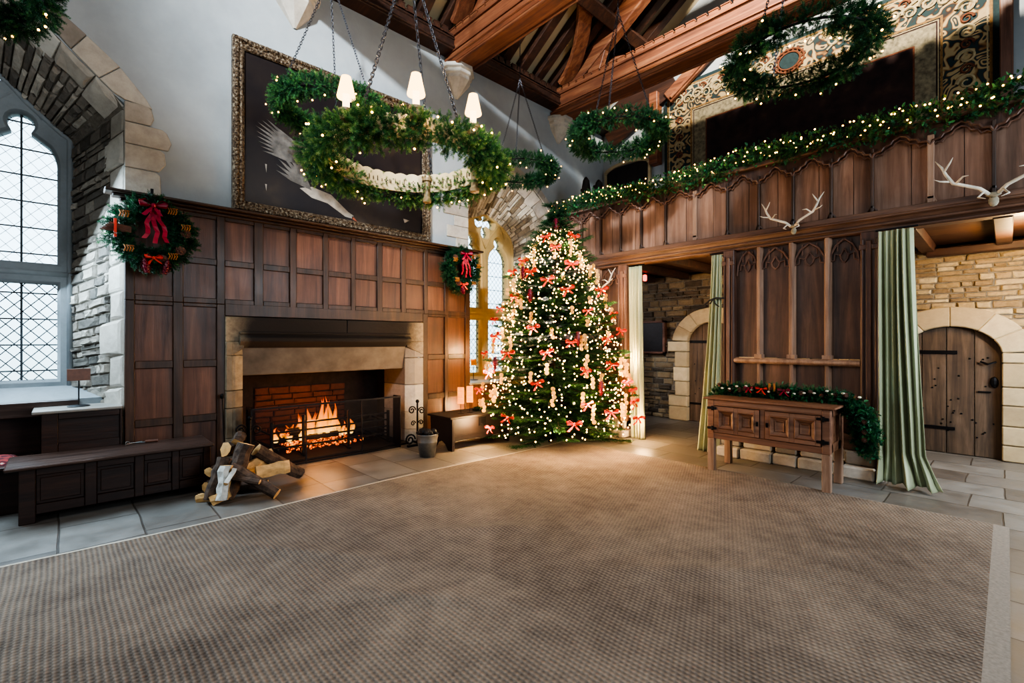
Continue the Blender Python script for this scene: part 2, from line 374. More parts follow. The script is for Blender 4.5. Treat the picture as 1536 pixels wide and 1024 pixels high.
def copy_tree(o, parent=None):
    c = o.copy(); C.objects.link(c); c.parent = parent
    for ch in [x for x in D.objects if x.parent == o]: copy_tree(ch, c)
    return c

# ------------------------------------------------------------ templates
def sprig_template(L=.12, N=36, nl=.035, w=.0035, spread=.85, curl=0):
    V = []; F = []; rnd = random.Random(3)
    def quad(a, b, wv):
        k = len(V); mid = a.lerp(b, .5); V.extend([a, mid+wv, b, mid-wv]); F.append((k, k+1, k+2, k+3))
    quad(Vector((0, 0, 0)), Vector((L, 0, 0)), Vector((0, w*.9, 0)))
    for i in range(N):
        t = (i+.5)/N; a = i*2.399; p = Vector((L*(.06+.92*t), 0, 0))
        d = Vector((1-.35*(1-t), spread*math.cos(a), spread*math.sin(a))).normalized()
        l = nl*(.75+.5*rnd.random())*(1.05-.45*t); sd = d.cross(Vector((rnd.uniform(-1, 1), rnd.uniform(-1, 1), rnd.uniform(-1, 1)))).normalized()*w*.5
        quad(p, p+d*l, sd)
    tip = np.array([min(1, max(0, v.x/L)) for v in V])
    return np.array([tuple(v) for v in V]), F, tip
SP, SF, STIP = sprig_template()
FAT = sprig_template(.12, 40, .042, .0062, .95)
def dirs_to_R(d, scale):
    d = d/np.linalg.norm(d, axis=1, keepdims=True); r = np.random.randn(*d.shape)
    y = np.cross(d, r); y /= np.linalg.norm(y, axis=1, keepdims=True); z = np.cross(d, y)
    return np.stack([d, y, z], 2)*scale[:, None, None]
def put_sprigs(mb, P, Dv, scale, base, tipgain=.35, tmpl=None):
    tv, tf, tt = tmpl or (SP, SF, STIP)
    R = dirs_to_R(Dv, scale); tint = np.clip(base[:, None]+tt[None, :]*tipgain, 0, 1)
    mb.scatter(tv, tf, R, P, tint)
LEAFV = np.array([(0, 0, 0), (.012, .011, .003), (.03, .008, .004), (.04, 0, 0), (.03, -.008, .004), (.012, -.011, .003)]); LEAFF = [(0, 1, 2, 3), (0, 3, 4, 5)]
# chain link template
def link_template(L=.05, w=.026, r=.0045, n=5):
    pts = []
    for i in range(12):
        a = 2*PI*i/12; pts.append(((L-w)/2*(1 if math.cos(a) > 0 else -1)*(abs(math.cos(a)) > .3)+w/2*math.cos(a)*1, w/2*math.sin(a), 0))
    b = MB(); b.tube(pts, r, n, closed=True); return np.concatenate(b.v), b.f
LKV, LKF = link_template()
LKV2, LKF2 = link_template(.04, .02, .0035, 4)
def chain(mb, a, b, small=False, step=None):
    lv, lf = (LKV2, LKF2) if small else (LKV, LKF); st = step or (.031 if small else .038)
    a = np.array(a); b = np.array(b); d = b-a; Ln = np.linalg.norm(d); d = d/Ln; n = max(2, int(Ln/st))
    ref = np.array((0, 0, 1.)) if abs(d[2]) < .9 else np.array((1., 0, 0)); x = np.cross(d, ref); x /= np.linalg.norm(x); y = np.cross(d, x)
    R = []; T = []
    for i in range(n):
        p, q = (x, y) if i % 2 else (y, -x)
        R.append(np.stack([d, p, q], 1)); T.append(a+d*((i+.5)*Ln/n))
    mb.scatter(lv, lf, np.array(R), np.array(T), np.full(n, .5))
def stone_patch(S, Lu, Lv, ch=(.08, .16), bl=(.14, .4), gap=.012, bulge=.025, mask=None, mb=None, rnd=None, t0=0, t1=1, big=0):
    mb = mb or MB(); rnd = rnd or random.Random(5); e = .01
    v = 0
    while v < Lv-1e-4:
        h = min(rnd.uniform(*ch), Lv-v)
        if Lv-v-h < ch[0]*.5: h = Lv-v
        u = -rnd.uniform(0, .1)
        while u < Lu:
            l = rnd.uniform(*bl)*(1.3 if h > ch[1]*.8 else 1); u0 = max(0, u); u1 = min(Lu, u+l); u += l
            if u1-u0 < .03: continue
            if mask and not mask((u0+u1)/2, v+h/2): continue
            g = gap/2; a, b, c, d = u0+g, u1-g, v+g, v+h-g
            bu = bulge*rnd.uniform(.35, 1.2); j = lambda k: rnd.uniform(-k, k)
            pts = [(a, c), ((a+b)/2, c), (b, c), (b, (c+d)/2), (b, d), ((a+b)/2, d), (a, d), (a, (c+d)/2)]
            pts = [(p+j(.006), q+j(.005)) for p, q in pts]; cu = (a+b)/2; cv = (c+d)/2
            V = []
            for k, (ins, hh) in enumerate(((0, -.012), (.06, .55), (.22, 1.))):
                for p, q in pts:
                    pp = p+(cu-p)*ins; qq = q+(cv-q)*ins; P, N = S(pp, qq)
                    V.append(P+N*(bu*hh*(1+j(.3 if k else 0))))
            F = [tuple(range(16, 24))]
            for r in range(2):
                for i in range(8): F.append((r*8+i, r*8+(i+1) % 8, (r+1)*8+(i+1) % 8, (r+1)*8+i))
            mb.add(V, F, rnd.uniform(t0, t1))
        v += h
    return mb

# ============================================================ THE ROOM
XW = -6.14; XG = -6.85                      # plaster face of left wall, plane of the windows
def V3(x, y, z): return Vector((x, y, z))
struct(MB().box(-9, 6, -5, 9, -.1, 0).build('floor', M['floor']))

def emb_outline(cy, hw, spr, arc, z0=0.0):   # closed outline (y,z) of the window opening in the wall
    right = [(cy+hw, z0), (cy+hw, spr)]+[(cy+hw-a, spr+b) for a, b in arc]
    left = [(2*cy-y, z) for y, z in right[:-1]][::-1]
    return right+left
ARC1 = [(.09, .07), (.19, .17), (.39, .36), (.51, .48), (.66, .67), (1.11, 1.1)]
ARC2 = [(.03, .2), (.11, .38), (.22, .5), (.32, .59), (.45, .69), (.75, .84), (1.15, .98)]
O1 = emb_outline(-.66, 1.11, 3.9, ARC1); O2 = emb_outline(5.8, 1.15, 3.6, ARC2)
FP = [(3.95, 0), (3.95, 1.79), (1.33, 1.79), (1.33, 0)]
def curve_plate(name, outer, holes, axis, pos, thick, mat, parent=None, bevel=0):
    """flat plate in the plane axis=pos with holes, filled by a 2D curve"""
    cu = D.curves.new(name, 'CURVE'); cu.dimensions = '2D'; cu.fill_mode = 'BOTH'; cu.extrude = thick/2; cu.bevel_depth = bevel; cu.bevel_resolution = 0
    for pl in [outer]+holes:
        sp = cu.splines.new('POLY'); sp.points.add(len(pl)-1); sp.use_cyclic_u = True
        for p, q in zip(sp.points, pl): p.co = (q[0], q[1], 0, 1)
    ob = D.objects.new('tmp', cu); C.objects.link(ob)
    me = D.meshes.new_from_object(ob.evaluated_get(bpy.context.evaluated_depsgraph_get()))
    D.objects.remove(ob)
    v = np.empty(len(me.vertices)*3); me.vertices.foreach_get('co', v); v = v.reshape(-1, 3)
    w = np.empty_like(v)
    if axis == 'x': w[:, 0] = pos+v[:, 2]; w[:, 1] = v[:, 0]; w[:, 2] = v[:, 1]
    else: w[:, 1] = pos+v[:, 2]; w[:, 0] = v[:, 0]; w[:, 2] = v[:, 1]
    if parent: w -= np.array(wloc(parent))
    me.vertices.foreach_set('co', w.reshape(-1)); me.name = name
    a = me.attributes.new('tint', 'FLOAT', 'POINT'); a.data.foreach_set('value', np.full(len(me.vertices), .5, np.float32))
    me.materials.clear(); me.materials.append(mat); me.update()
    o = D.objects.new(name, me); C.objects.link(o); o.parent = parent; return o
# wall outline kept above the floor: one slab with two window openings and the fireplace
def closed(o): return o
wl = struct(curve_plate('wall_left', [(-4, -.05), (8.75, -.05), (8.75, 6.35), (-4, 6.35)],
     [[(y, max(z, .02)) for y, z in O1], [(y, max(z, .02)) for y, z in O2], [(y, max(z, .02)) for y, z in FP]], 'x', XW-.03, .06, M['plaster']))
# stone jambs of the two embrasures
def reveal(outline, inner, mat, rng, closeby=None):
    mb = MB(); n = len(outline)
    seg = [math.dist(outline[i], outline[i+1]) for i in range(n-1)]; L = sum(seg)
    dep = 0.0
    def at(pl, s):
        k = 0
        while k < n-2 and s > seg[k]: s -= seg[k]; k += 1
        f = s/max(seg[k], 1e-6); a, b = pl[k], pl[k+1]
        return (a[0]+(b[0]-a[0])*f, a[1]+(b[1]-a[1])*f)
    W = math.dist(((XW), outline[0][0]), (XG, inner[0][0]))
    cy = (outline[0][0]+outline[-1][0])/2
    def S(u, v):                      # u along the depth, v along the outline
        v = min(max(v, 0), L); f = min(max(u/W, 0), 1)
        a = at(outline, v); b = at(inner, v)
        P = V3(XW+(XG-XW)*f, a[0]+(b[0]-a[0])*f, a[1]+(b[1]-a[1])*f)
        d = (V3(-6.5, cy, 2.6 if P.z > 2.6 else P.z)-P).normalized()
        return P, d
    mb.grid(lambda a, b: S(a*W, b*L)[0], 4, 60, .3)
    o = mb.build('reveal_mortar', M['mortar'], wl)
    rnd = random.Random(rng); q = .2
    m2 = MB()
    stone_patch(lambda u, v: S(u+q, v), W-q, L, (.045, .14), (.08, .28), mb=m2, rnd=rnd, bulge=.034, gap=.014)
    m2.build('reveal_rubble', mat, wl, bevel=.004)
    # dressed quoins at the room edge: alternate long and short
    m3 = MB(); v = 0; k = 0
    while v < L:
        h = rnd.uniform(.24, .4); h = min(h, L-v); w = q if k % 2 else q+rnd.uniform(.05, .14); k += 1
        stone_patch(lambda u, vv: S(u, vv+v), w, h, (h, h), (w, w+.01), mb=m3, rnd=random.Random(k), bulge=.035, t0=.35, gap=.01)
        v += h
    m3.build('reveal_quoins', M['ashlar'], wl, bevel=.006)
def inner_outline(cy, hw, spr, arc, k, z0=0.0):
    r = [(cy+hw, z0), (cy+hw, spr)]+[(cy+hw-a*k, spr+b*k2) for (a, b), k2 in [(p, k*.95) for p in arc]]
    r[-1] = (cy, r[-1][1]); left = [(2*cy-y, z) for y, z in r[:-1]][::-1]
    return r+left
I1 = inner_outline(-.66, .74, 3.62, ARC1, .74/1.11); I2 = inner_outline(5.8, .74, 3.3, ARC2, .74/1.15)
reveal(O1, I1, M['rubble'], 3); reveal(O2, I2, M['rubble_lit'], 8)
# stones showing on the wall face round the openings
mb = MB()
def face_stone(poly, t): mb.prism([V3(XW-.01, y, z) for y, z in poly], (.03, 0, 0), t)
rnd = random.Random(2)
INp = [(.45, 3.93), (.36, 3.98), (.26, 4.07), (.06, 4.27), (-.21, 4.57), (-.66, 5.0)]; OUp = [(.68, 3.9), (.62, 4.0), (.42, 4.24), (.17, 4.45), (-.12, 4.67), (-.66, 5.14)]
for a_, b_ in ((0, 2), (2, 3), (3, 4), (4, 5)):
    g = .006; A = [INp[k] for k in range(a_, b_+1)]; B = [OUp[k] for k in range(b_, a_-1, -1)]
    A[0] = (A[0][0]-g*.5, A[0][1]+g); B[-1] = (B[-1][0]-g*.5, B[-1][1]+g)
    face_stone(A+B, rnd.uniform(.2, .6))
for z, z1, w, w2 in ((2.9, 3.26, .24, .27), (3.265, 3.5, .28, .31), (3.505, 3.72, .36, .33), (3.725, 3.925, .21, .2)):
    face_stone([(.45, z), (.45+w, z+.005), (.45+max(w, w2)+.03, z+(z1-z)*.4), (.45+w2+.02, z1-.03), (.45+w2-.02, z1), (.45, z1)], rnd.uniform(.3, .7))
mb.prism([V3(XW-.005, 4.64, 2.9), V3(XW-.005, 4.85, 2.9), V3(XW-.005, 4.85, 3.9), V3(XW-.005, 4.64, 3.9)], (-.04, 0, 0), .1)
for z, z1, w in ((2.95, 3.17, .16), (3.175, 3.36, .34), (3.365, 3.53, .2), (3.535, 3.7, .4), (3.705, 3.84, .18)):
    face_stone([(4.84, z), (4.84, z1), (4.65-w+.1, z1), (4.65-w+.1, z)], rnd.uniform(.3, .9))
for i in range(1, len(O2)-1):
    (ya, za), (yb, zb) = O2[i], O2[i+1]
    if za < 3.5 or zb < 3.5 or ya < 5.0: continue
    d = Vector((yb-ya, zb-za)).normalized(); nrm = Vector((d.y, -d.x)); w = .13
    c0 = Vector((ya, za))-Vector((5.8, 3.6))
    if nrm.dot(c0) < 0: nrm = -nrm
    face_stone([(ya, za), (ya+nrm.x*w, za+nrm.y*w), (yb+nrm.x*w, zb+nrm.y*w), (yb-d.x*.01, zb-d.y*.01)], rnd.uniform(.4, .7))
mb.build('face_stones', M['ashlar'], wl, bevel=.006)
# closure of the wall depth beyond the windows is the tracery plates below

def window(n, cy, zb, tr0, tr1, head, quat, mat, cusp, label, big):
    root = thing('window_%d' % n, (XG, cy, 0), label, 'window'); root['kind'] = 'structure'
    root.location = (0, 0, 0)
    top = quat+.55
    outer = [(cy-1.25, 0), (cy+1.25, 0), (cy+1.25, 3.2), (cy+1.1, 4.9), (cy, 5.4), (cy-1.1, 4.9), (cy-1.25, 3.2)]
    holes = []; lights = []
    for sgn in (-1, 1):
        a, b = cy+sgn*.07, cy+sgn*(.645 if big else .6)
        lo, hi = min(a, b), max(a, b); holes.append([(lo, zb), (hi, zb), (hi, tr0), (lo, tr0)]); lights.append((lo, hi, zb, tr0))
        m = (lo+hi)/2; w = (hi-lo)/2; hz = head-.5
        pts = [(lo, tr1), (hi, tr1), (hi, hz)]
        def side(sg):
            r = []
            for k in range(1, 6):
                t = k/5; r.append((m+sg*(w-.12*w*2*t*t*.9), hz+.2*t))
            cx, cz = m+sg*.01, head-.13            # trefoil head lobe
            for k in range(0, 7):
                a_ = math.radians(-35+125*k/6); r.append((m+sg*(.125*math.cos(a_)), cz+.13*math.sin(a_)))
            return r
        R_ = side(1); L_ = [(2*m-y, z) for y, z in R_][::-1][1:]
        pts += R_+L_+[(lo, hz)]
        holes.append(pts); lights.append((lo, hi, tr1, head))
    q = []                                        # quatrefoil
    for k in range(72):
        a_ = 2*PI*k/72; r = .135+.125*abs(math.cos(2*a_))**.62; z_ = r*math.sin(a_)*1.08
        if z_ < -.2: z_ *= 1.12
        q.append((cy+r*math.cos(a_)*1.02, quat+z_))
    if big: q = [(cy+.30*math.cos(2*PI*k/28)*1.0, quat+.23*math.sin(2*PI*k/28)) for k in range(28)]
    holes.append(q); ylo = min(p[0] for p in q); yhi = max(p[0] for p in q); lights.append((ylo, yhi, min(p[1] for p in q), max(p[1] for p in q)))
    # small eyelets in the spandrels
    for sg in (-1, 1):
        holes.append([(cy+sg*.5, head-.08), (cy+sg*.42, head+.1), (cy+sg*.36, head+.22), (cy+sg*.5, head+.12), (cy+sg*.55, head)][::sg])
    curve_plate('window_tracery', outer, holes, 'x', XG-.07, .14, mat, root, bevel=.025)
    # hood moulding rib round the inside face
    for L in lights[:]: pass
    for i, (a, b, c, d) in enumerate(lights):
        MB().box(XG-.085, XG-.08, a-.02, b+.02, c-.02, d+.02).build('glass_pane', M['glass'], root)
        lb = MB(); up = big and c > tr0-.05
        r = .0022 if up else .0045
        st = .118 if n == 1 else .098; kz = 1.12
        off = -3
        while off < (b-a)/st+(d-c)/(st*kz)+2:      # diamonds clipped to the light
            for sg in (1, -1):
                # line z = c + kz*sg*(y-a) + off*st*kz ... clip
                z_a = c+off*st*kz*1. if sg == 1 else c+off*st*kz
                pts = []
                for y in (a, b): pts.append((y, z_a+sg*kz*(y-a) if sg == 1 else z_a-kz*(y-a)))
                (ya, za), (yb, zb_) = pts
                def clip(ya, za, yb, zb_):
                    t0, t1 = 0, 1; dz = zb_-za
                    for zz, s_ in ((c, 1), (d, -1)):
                        t = (zz-za)/dz
                        if s_*dz > 0: t0 = max(t0, t)
                        else: t1 = min(t1, t)
                    return (t0, t1)
                t0, t1 = clip(ya, za, yb, zb_)
                if t1-t0 > .02:
                    P = lambda t: V3(XG-.075, ya+(yb-ya)*t, za+(zb_-za)*t)
                    lb.tube([P(t0), P(t1)], r, 4, cap=False)
            off += 1
        if lb.n: lb.build('lead_lattice', M['iron_g'], root)
        sb = MB(); z_ = c+.12
        while z_ < d-.03:
            sb.obox((XG-.06, a-.01, z_), (XG-.06, b+.01, z_), .008, .014 if big else .010); z_ += .265 if not (big and c < tr0-.3 and False) else .3
        if d-c > .7 and big: sb.obox((XG-.065, (a+b)/2, c), (XG-.065, (a+b)/2, d), .012, .018, up=(0, 1, 0))
        if sb.n: sb.build('saddle_bars', M['iron_g'], root)
    if big:
        a, b, c, d = lights[2]
        cb = MB()
        for A, B in (((a, c), (b, c)), ((a, d), (b, d)), ((a, c), (a, d)), ((b, c), (b, d))):
            cb.obox((XG-.03, A[0], A[1]), (XG-.03, B[0], B[1]), .03, .035)
        cb.build('casement_frame', M['iron_g'], root)
    # deep moulded ribs in front of the tracery
    rb = MB()
    rb.tube([V3(XG+.01, cy, zb-.1), V3(XG+.01, cy, head-.28)], .022, 6)
    for sg in (-1, 1):
        rb.tube([V3(XG+.01, cy, head-.28), V3(XG+.01, cy+sg*.14, head-.02), V3(XG+.01, cy+sg*.34, head+.2), V3(XG+.01, cy+sg*.42, head+.3)], .02, 6)
    rb.tube([V3(XG+.01, cy-.7, (tr0+tr1)/2), V3(XG+.01, cy+.7, (tr0+tr1)/2)], .035, 6)
    ri = [(y, z) for y, z in (I1 if n == 1 else I2)]
    rb.tube([V3(XG+.012, cy+(y-cy)*.97, z) for y, z in ri if z > zb or True], .03, 6)
    rb.build('mullion_rib', mat, root, smooth=True)
    return root
window(1, -.66, 1.08, 2.12, 2.28, 3.83, 4.2, M['winstone'], 0, 'tall pale two-light gothic window with iron bars beside the panelled bench', True)
window(2, 5.8, .89, 1.93, 2.11, 3.53, 3.74, M['winstone_lit'], 0, 'stone gothic window tinted ochre for warm light, with diamond leaded panes behind the Christmas tree', False)
# sloping sills, embrasure floors
struct(MB().prism([V3(XG-.02, -1.4, 1.05), V3(XG-.02, -1.4, .8), V3(-6.42, -1.4, .8), V3(-6.42, -1.4, .93)], (0, 1.7, 0)).build('trim_1', M['winstone']))
struct(MB().box(-6.5, -6.38, -1.76, .12, .78, .93).build('trim_2', M['bench_top'], bevel=.01))
struct(MB().prism([V3(XG-.02, 5.05, .87), V3(XG-.02, 5.05, .6), V3(-6.3, 5.05, .6), V3(-6.3, 5.05, .8)], (0, 1.5, 0)).build('trim_3', M['winstone_lit']))
struct(MB().box(-7.3, -6.15, 4.6, 7.0, -.02, .3).build('trim_4', M['rubble']))

# end wall and gable
we = MB(); we.box(-6.3, 4, 8.62, 8.75, 0, 2.8); wall_end = struct(we.build('wall_back', M['mortar']))
def S_end(x0, z0): return lambda u, v: (V3(x0+u, 8.62, z0+v), V3(0, -1, 0))
def arch_pts(cx, hw, spr, rise, n=10, ex=0):
    r = []
    for k in range(n+1):                        # four-centred: quick curve then flatter
        t = k/n; r.append((cx-hw*math.cos(t*PI/2)**1.0 if False else cx-hw*(1-t**1.55), spr+rise*math.sin(t*PI/2)**.92))
    return r
DOORS = [(-3.7, .46, 1.5, .36), (-.53, .48, 1.36, .34)]
def in_door(x, z, e=.24):
    for cx, hw, sp, ri in DOORS:
        if abs(x-cx) < hw+e and z < sp: return True
        if abs(x-cx) < hw+e and z < sp+ (ri+e)*math.sqrt(max(0, 1-((x-cx)/(hw+e))**2))-.03: return True
    return -5.2 < x < -4.64 and 1.28 < z < 1.9
rw = stone_patch(S_end(-6.2, 0), 4.2, 2.78, (.05, .13), (.1, .34), mask=lambda u, v: not in_door(u-6.2, v), rnd=random.Random(11), bulge=.04, gap=.016)
rw.build('rubble_face', M['rubble_b'], wall_end, bevel=.004)
rw = stone_patch(S_end(-2.0, 0), 5.0, 2.78, (.05, .1), (.1, .34), mask=lambda u, v: not in_door(u-2.0, v), rnd=random.Random(12), bulge=.028, gap=.014, t0=.3)
rw.build('rubble_face', M['rubble_w'], wall_end, bevel=.004)
struct(MB().box(-6.3, 4, 8.62, 8.75, 2.75, 9.8).build('wall_gable', M['plaster']))
def stone_door(n, cx, hw, spr, rise, label, latch=True):
    root = thing('door_%d' % n, (cx, 8.5, 0), label, 'door'); root['kind'] = 'structure'
    L = arch_pts(cx, hw, spr, rise); R_ = [(2*cx-x, z) for x, z in L[::-1]][1:]
    Oa = arch_pts(cx, hw+.3, spr+.02, rise+.24); Or = [(2*cx-x, z) for x, z in Oa[::-1]][1:]
    inn = L+R_; out = Oa+Or; mb = MB(); rnd = random.Random(n)
    yF, yB = 8.5, 8.66
    k = 0; m = len(inn)-1
    cuts = [0, 3, 6, 10, 14, 17, 20]
    for a, b in zip(cuts, cuts[1:]):            # voussoirs
        poly = [V3(inn[i][0], yF, inn[i][1]) for i in range(a, b+1)]+[V3(out[i][0], yF, out[i][1]) for i in range(b, a-1, -1)]
        mb.prism(poly, (0, yB-yF, 0), rnd.uniform(.3, .9))
    for sg in (-1, 1):                           # jamb stones
        z = 0
        while z < spr-.02:
            h = min(rnd.uniform(.2, .3), spr-z); h = spr-z if spr-z-h < .1 else h
            xa = cx+sg*hw; xb = cx+sg*(hw+rnd.uniform(.24, .4)); mb.box(min(xa, xb), max(xa, xb), yF, yB, z+.004, z+h-.004, rnd.uniform(.3, .9)); z += h
    o = mb.build('stone_surround', M['ashlar_w'], root, bevel=.012)
    # planks, clipped to the arch
    def ztop(x):
        for (xa, za), (xb, zb) in zip(inn, inn[1:]):
            if xa <= x <= xb: return za+(zb-za)*(x-xa)/max(1e-6, xb-xa)
        return spr
    xs = [cx-hw, cx-hw*.6, cx-hw*.08, cx+hw*.48, cx+hw] if n == 2 else [cx-hw, cx-hw*.45, cx+hw*.2, cx+hw]
    for a, b in zip(xs, xs[1:]):
        a += .004; b -= .004
        poly = [V3(a, yB-.06, .01), V3(b, yB-.06, .01)]+[V3(x, yB-.06, ztop(x)-.005) for x in np.linspace(b, a, 7)]
        MB().prism(poly, (0, .05, 0)).build('plank', M['door'], root, bevel=.004)
    nb = MB(); rr = random.Random(4)
    for _ in range(34): nb.ball((cx+rr.uniform(-hw*.85, hw*.85), yB-.065, rr.uniform(.2, spr+.1)), .011, 6)
    nb.build('nail_heads', M['iron'], root)
    hb = MB(); hb.box(cx-hw+.02, cx+hw*.15, yB-.075, yB-.06, spr-.03, spr+.02); hb.box(cx-hw+.02, cx+hw*.1, yB-.075, yB-.06, .32, .36)
    hb.build('strap_hinge', M['iron'], root)
    if latch:
        lb = MB(); lb.ball((cx+hw*.86, yB-.08, spr-.38), .05, 8, sc=(.8, .4, 1.5)); lb.box(cx+hw*.55, cx+hw*.8, yB-.08, yB-.06, spr-.52, spr-.5)
        lb.tube([V3(cx+hw*.6, yB-.09, spr-.12), V3(cx+hw*.75, yB-.12, spr-.15), V3(cx+hw*.9, yB-.09, spr-.12)], .012, 6); lb.build('iron_latch', M['iron'], root)
    return root
stone_door(1, *DOORS[0], 'dark plank door in a shallow stone arch seen between the two narrow curtains')
stone_door(2, *DOORS[1], 'weathered nail-studded plank door under a stone arch right of the long curtain')
rc = struct(MB().box(-5.17, -4.66, 8.53, 8.63, 1.3, 1.87).build('window_3', M['iron']), 'small dark square recess in the rubble passage wall', 'recess')
fr = MB()
for a in ((-5.21, -5.17, 1.26, 1.91), (-4.66, -4.62, 1.26, 1.91), (-5.21, -4.62, 1.87, 1.91), (-5.21, -4.62, 1.26, 1.3)): fr.box(a[0], a[1], 8.5, 8.62, a[2], a[3])
fr.build('recess_frame', M['signwood'], rc, bevel=.004)
# gallery floor and its joists over the passage
gf = struct(MB().box(-6.14, 3.5, 6.42, 8.62, 2.8, 2.88).build('ceiling_passage', M['beam_d']))
for x in (-5.7, -5.0, -4.3, -3.6, -2.9, -2.2, -1.5, -.8, -.1, .6, 1.3):
    o = tag(MB().box(x, x+.14, 6.5, 8.6, 2.68, 2.8).build('floor_joist', M['beam_d'], bevel=.008), 'dark oak joist under the gallery floor above the passage', 'joist', 'joists over the passage')
tag(MB().box(-.75, .55, 8.3, 8.46, 2.62, 2.72).build('bearer_beam', M['beam_d'], bevel=.01), 'rough warm-lit timber bearer high on the stone wall above the right door', 'beam')

# ------------------------------------------------------------ roof
ZP = 6.2; SL = .65; RX = -1.3
def roofz(x): return ZP+.1+SL*(x+6.1) if x < RX else ZP+.1+SL*(RX+6.1)-SL*(x-RX)
cb = MB()
cb.add([(-6.4, -1.2, roofz(-6.4)+.2), (-6.4, 8.75, roofz(-6.4)+.2), (RX, 8.75, roofz(RX)+.2), (RX, -1.2, roofz(RX)+.2)], [(0, 1, 2, 3)])
cb.add([(3.6, -1.2, roofz(3.6)+.2), (3.6, 8.75, roofz(3.6)+.2), (RX, 8.75, roofz(RX)+.2), (RX, -1.2, roofz(RX)+.2)], [(3, 2, 1, 0)])
struct(cb.build('ceiling', M['roofboard']))
raf = None; y = 2.2
while y < 8.5:
    for side in (0, 1):
        if side == 0: a, b = V3(-6.05, y, roofz(-6.05)+.09), V3(RX, y, roofz(RX)+.09)
        else: a, b = V3(RX, y, roofz(RX)+.09), V3(3.4, y, roofz(3.4)+.09)
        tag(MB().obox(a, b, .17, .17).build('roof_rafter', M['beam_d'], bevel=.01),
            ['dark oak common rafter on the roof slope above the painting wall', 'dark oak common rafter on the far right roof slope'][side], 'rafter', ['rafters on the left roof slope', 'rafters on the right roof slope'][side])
    y += .42
TB = [(-.44, ''), (2.1, ''), (4.6, 'oak tie beam nearer the camera above the chandelier with battlemented top edge'), (7.1, 'long oak tie beam with battlemented top edge in front of the tapestry')]
CORB = ['pale octagonal stone corbel cut by the top edge of the picture', 'pale octagonal stone corbel under the nearer tie beam end', 'stone corbel under the far tie beam end beside the gallery']
for i, (yc, lab) in enumerate(TB):
    if i == 0: continue
    hw = .21
    r = thing('tie_beam', (-1.3, yc, 6), lab or 'oak tie beam just above the top edge of the picture', 'beam')
    b = MB(); b.box(-6.12, 3.5, yc-hw, yc+hw, 5.86, 6.25); b.build('beam_body', M['beam'], r, bevel=.03)
    b = MB()
    for sg in (-1, 1):
        b.tube([V3(-6.12, yc+sg*(hw+.005), 5.92), V3(3.5, yc+sg*(hw+.005), 5.92)], .028, 8)
        b.tube([V3(-6.12, yc+sg*(hw-.06), 5.855), V3(3.5, yc+sg*(hw-.06), 5.855)], .025, 8)
        b.box(-6.12, 3.5, yc+sg*hw-.02, yc+sg*hw+.02, 5.99, 6.01)
        b.box(-6.12, 3.5, yc+sg*(hw+.015)-.015, yc+sg*(hw+.015)+.015, 6.215, 6.25)
    b.build('beam_moulding', M['beam'], r, smooth=False)
    b = MB()
    for sg in (-1, 1):
        x = -6.0
        while x < 3.4:
            b.box(x, x+.13, yc+sg*hw-.02, yc+sg*hw+.02, 6.25, 6.33); b.box(x-.005, x+.135, yc+sg*hw-.03, yc+sg*hw+.03, 6.325, 6.34); x += .175
        b.box(-6.1, 3.5, yc+sg*hw-.015, yc+sg*hw+.015, 6.25, 6.285)
    b.build('battlement_cresting', M['beam'], r)
    c = thing('stone_corbel', (-6.0, yc+.05, 5.5), CORB[i-1], 'corbel')
    b = MB()
    def octa(rx, z): return [(-6.14+max(0, rx*math.cos(math.radians(t))*1.05), yc+rx*math.sin(math.radians(t)), z) for t in (-90, -67, -22, 22, 67, 90)]
    lv = [octa(*q) for q in ((.29, 5.86), (.3, 5.8), (.26, 5.78), (.26, 5.73), (.23, 5.71), (.23, 5.66), (.2, 5.62), (.02, 5.4))]
    V = [p for l in lv for p in l]; F = [(k*6+j, k*6+j+1, k*6+7+j, k*6+6+j) for k in range(7) for j in range(5)]+[tuple(range(6))]
    b.add(V, F, .8); b.build('corbel_stone', M['ashlar'], c)
    t = thing('roof_truss', (-1.3, yc, 6.3), ['oak roof truss above the nearest tie beam at the top edge', 'dark oak roof truss rising above the middle tie beam', 'sunlit oak roof truss rising from the far tie beam'][i-1], 'truss')
    for sd in (0, 1):
        mx = (lambda x: x) if sd == 0 else (lambda x: 2*RX-x)
        a = V3(mx(-5.95), yc, roofz(-5.95)-.02); bb = V3(mx(RX), yc, roofz(RX)-.28)
        MB().obox(a+V3(0, 0, -.06), bb, .2, .3).build('principal_rafter', M['beam'], t, bevel=.02)
        MB().obox(a+V3(mx(0)-mx(0), .17, .05), bb+V3(0, .17, .1), .1, .22).build('secondary_rafter', M['beam'], t, bevel=.01)
        arc = [V3(mx(-5.3+1.9*u_), yc, 6.3+2.05*u_**.62) for u_ in np.linspace(0, 1, 9)]
        ab = MB()
        for p, q in zip(arc, arc[1:]): ab.obox(p, q+(q-p)*.12, .12, .26)
        ab.build('arch_brace', M['beam'], t, bevel=.01)
    MB().obox(V3(-3.6, yc, roofz(-3.6)-.3), V3(2*RX+3.6, yc, roofz(-3.6)-.3), .18, .28).build('collar_beam', M['beam'], t, bevel=.02)
for k, (x, lab) in enumerate(((-4.75, 'lower oak purlin along the roof slope above the painting wall'), (-3.0, 'upper oak purlin along the roof slope above the painting wall'), (2*RX+4.75, 'lower oak purlin along the far right roof slope'))):
    z = roofz(x)-.1
    tag(MB().obox(V3(x, -1, z), V3(x, 8.6, z), .2, .2, up=(-SL if x < RX else SL, 0, 1)).build('roof_purlin', M['beam_d'], bevel=.015), lab, 'purlin')
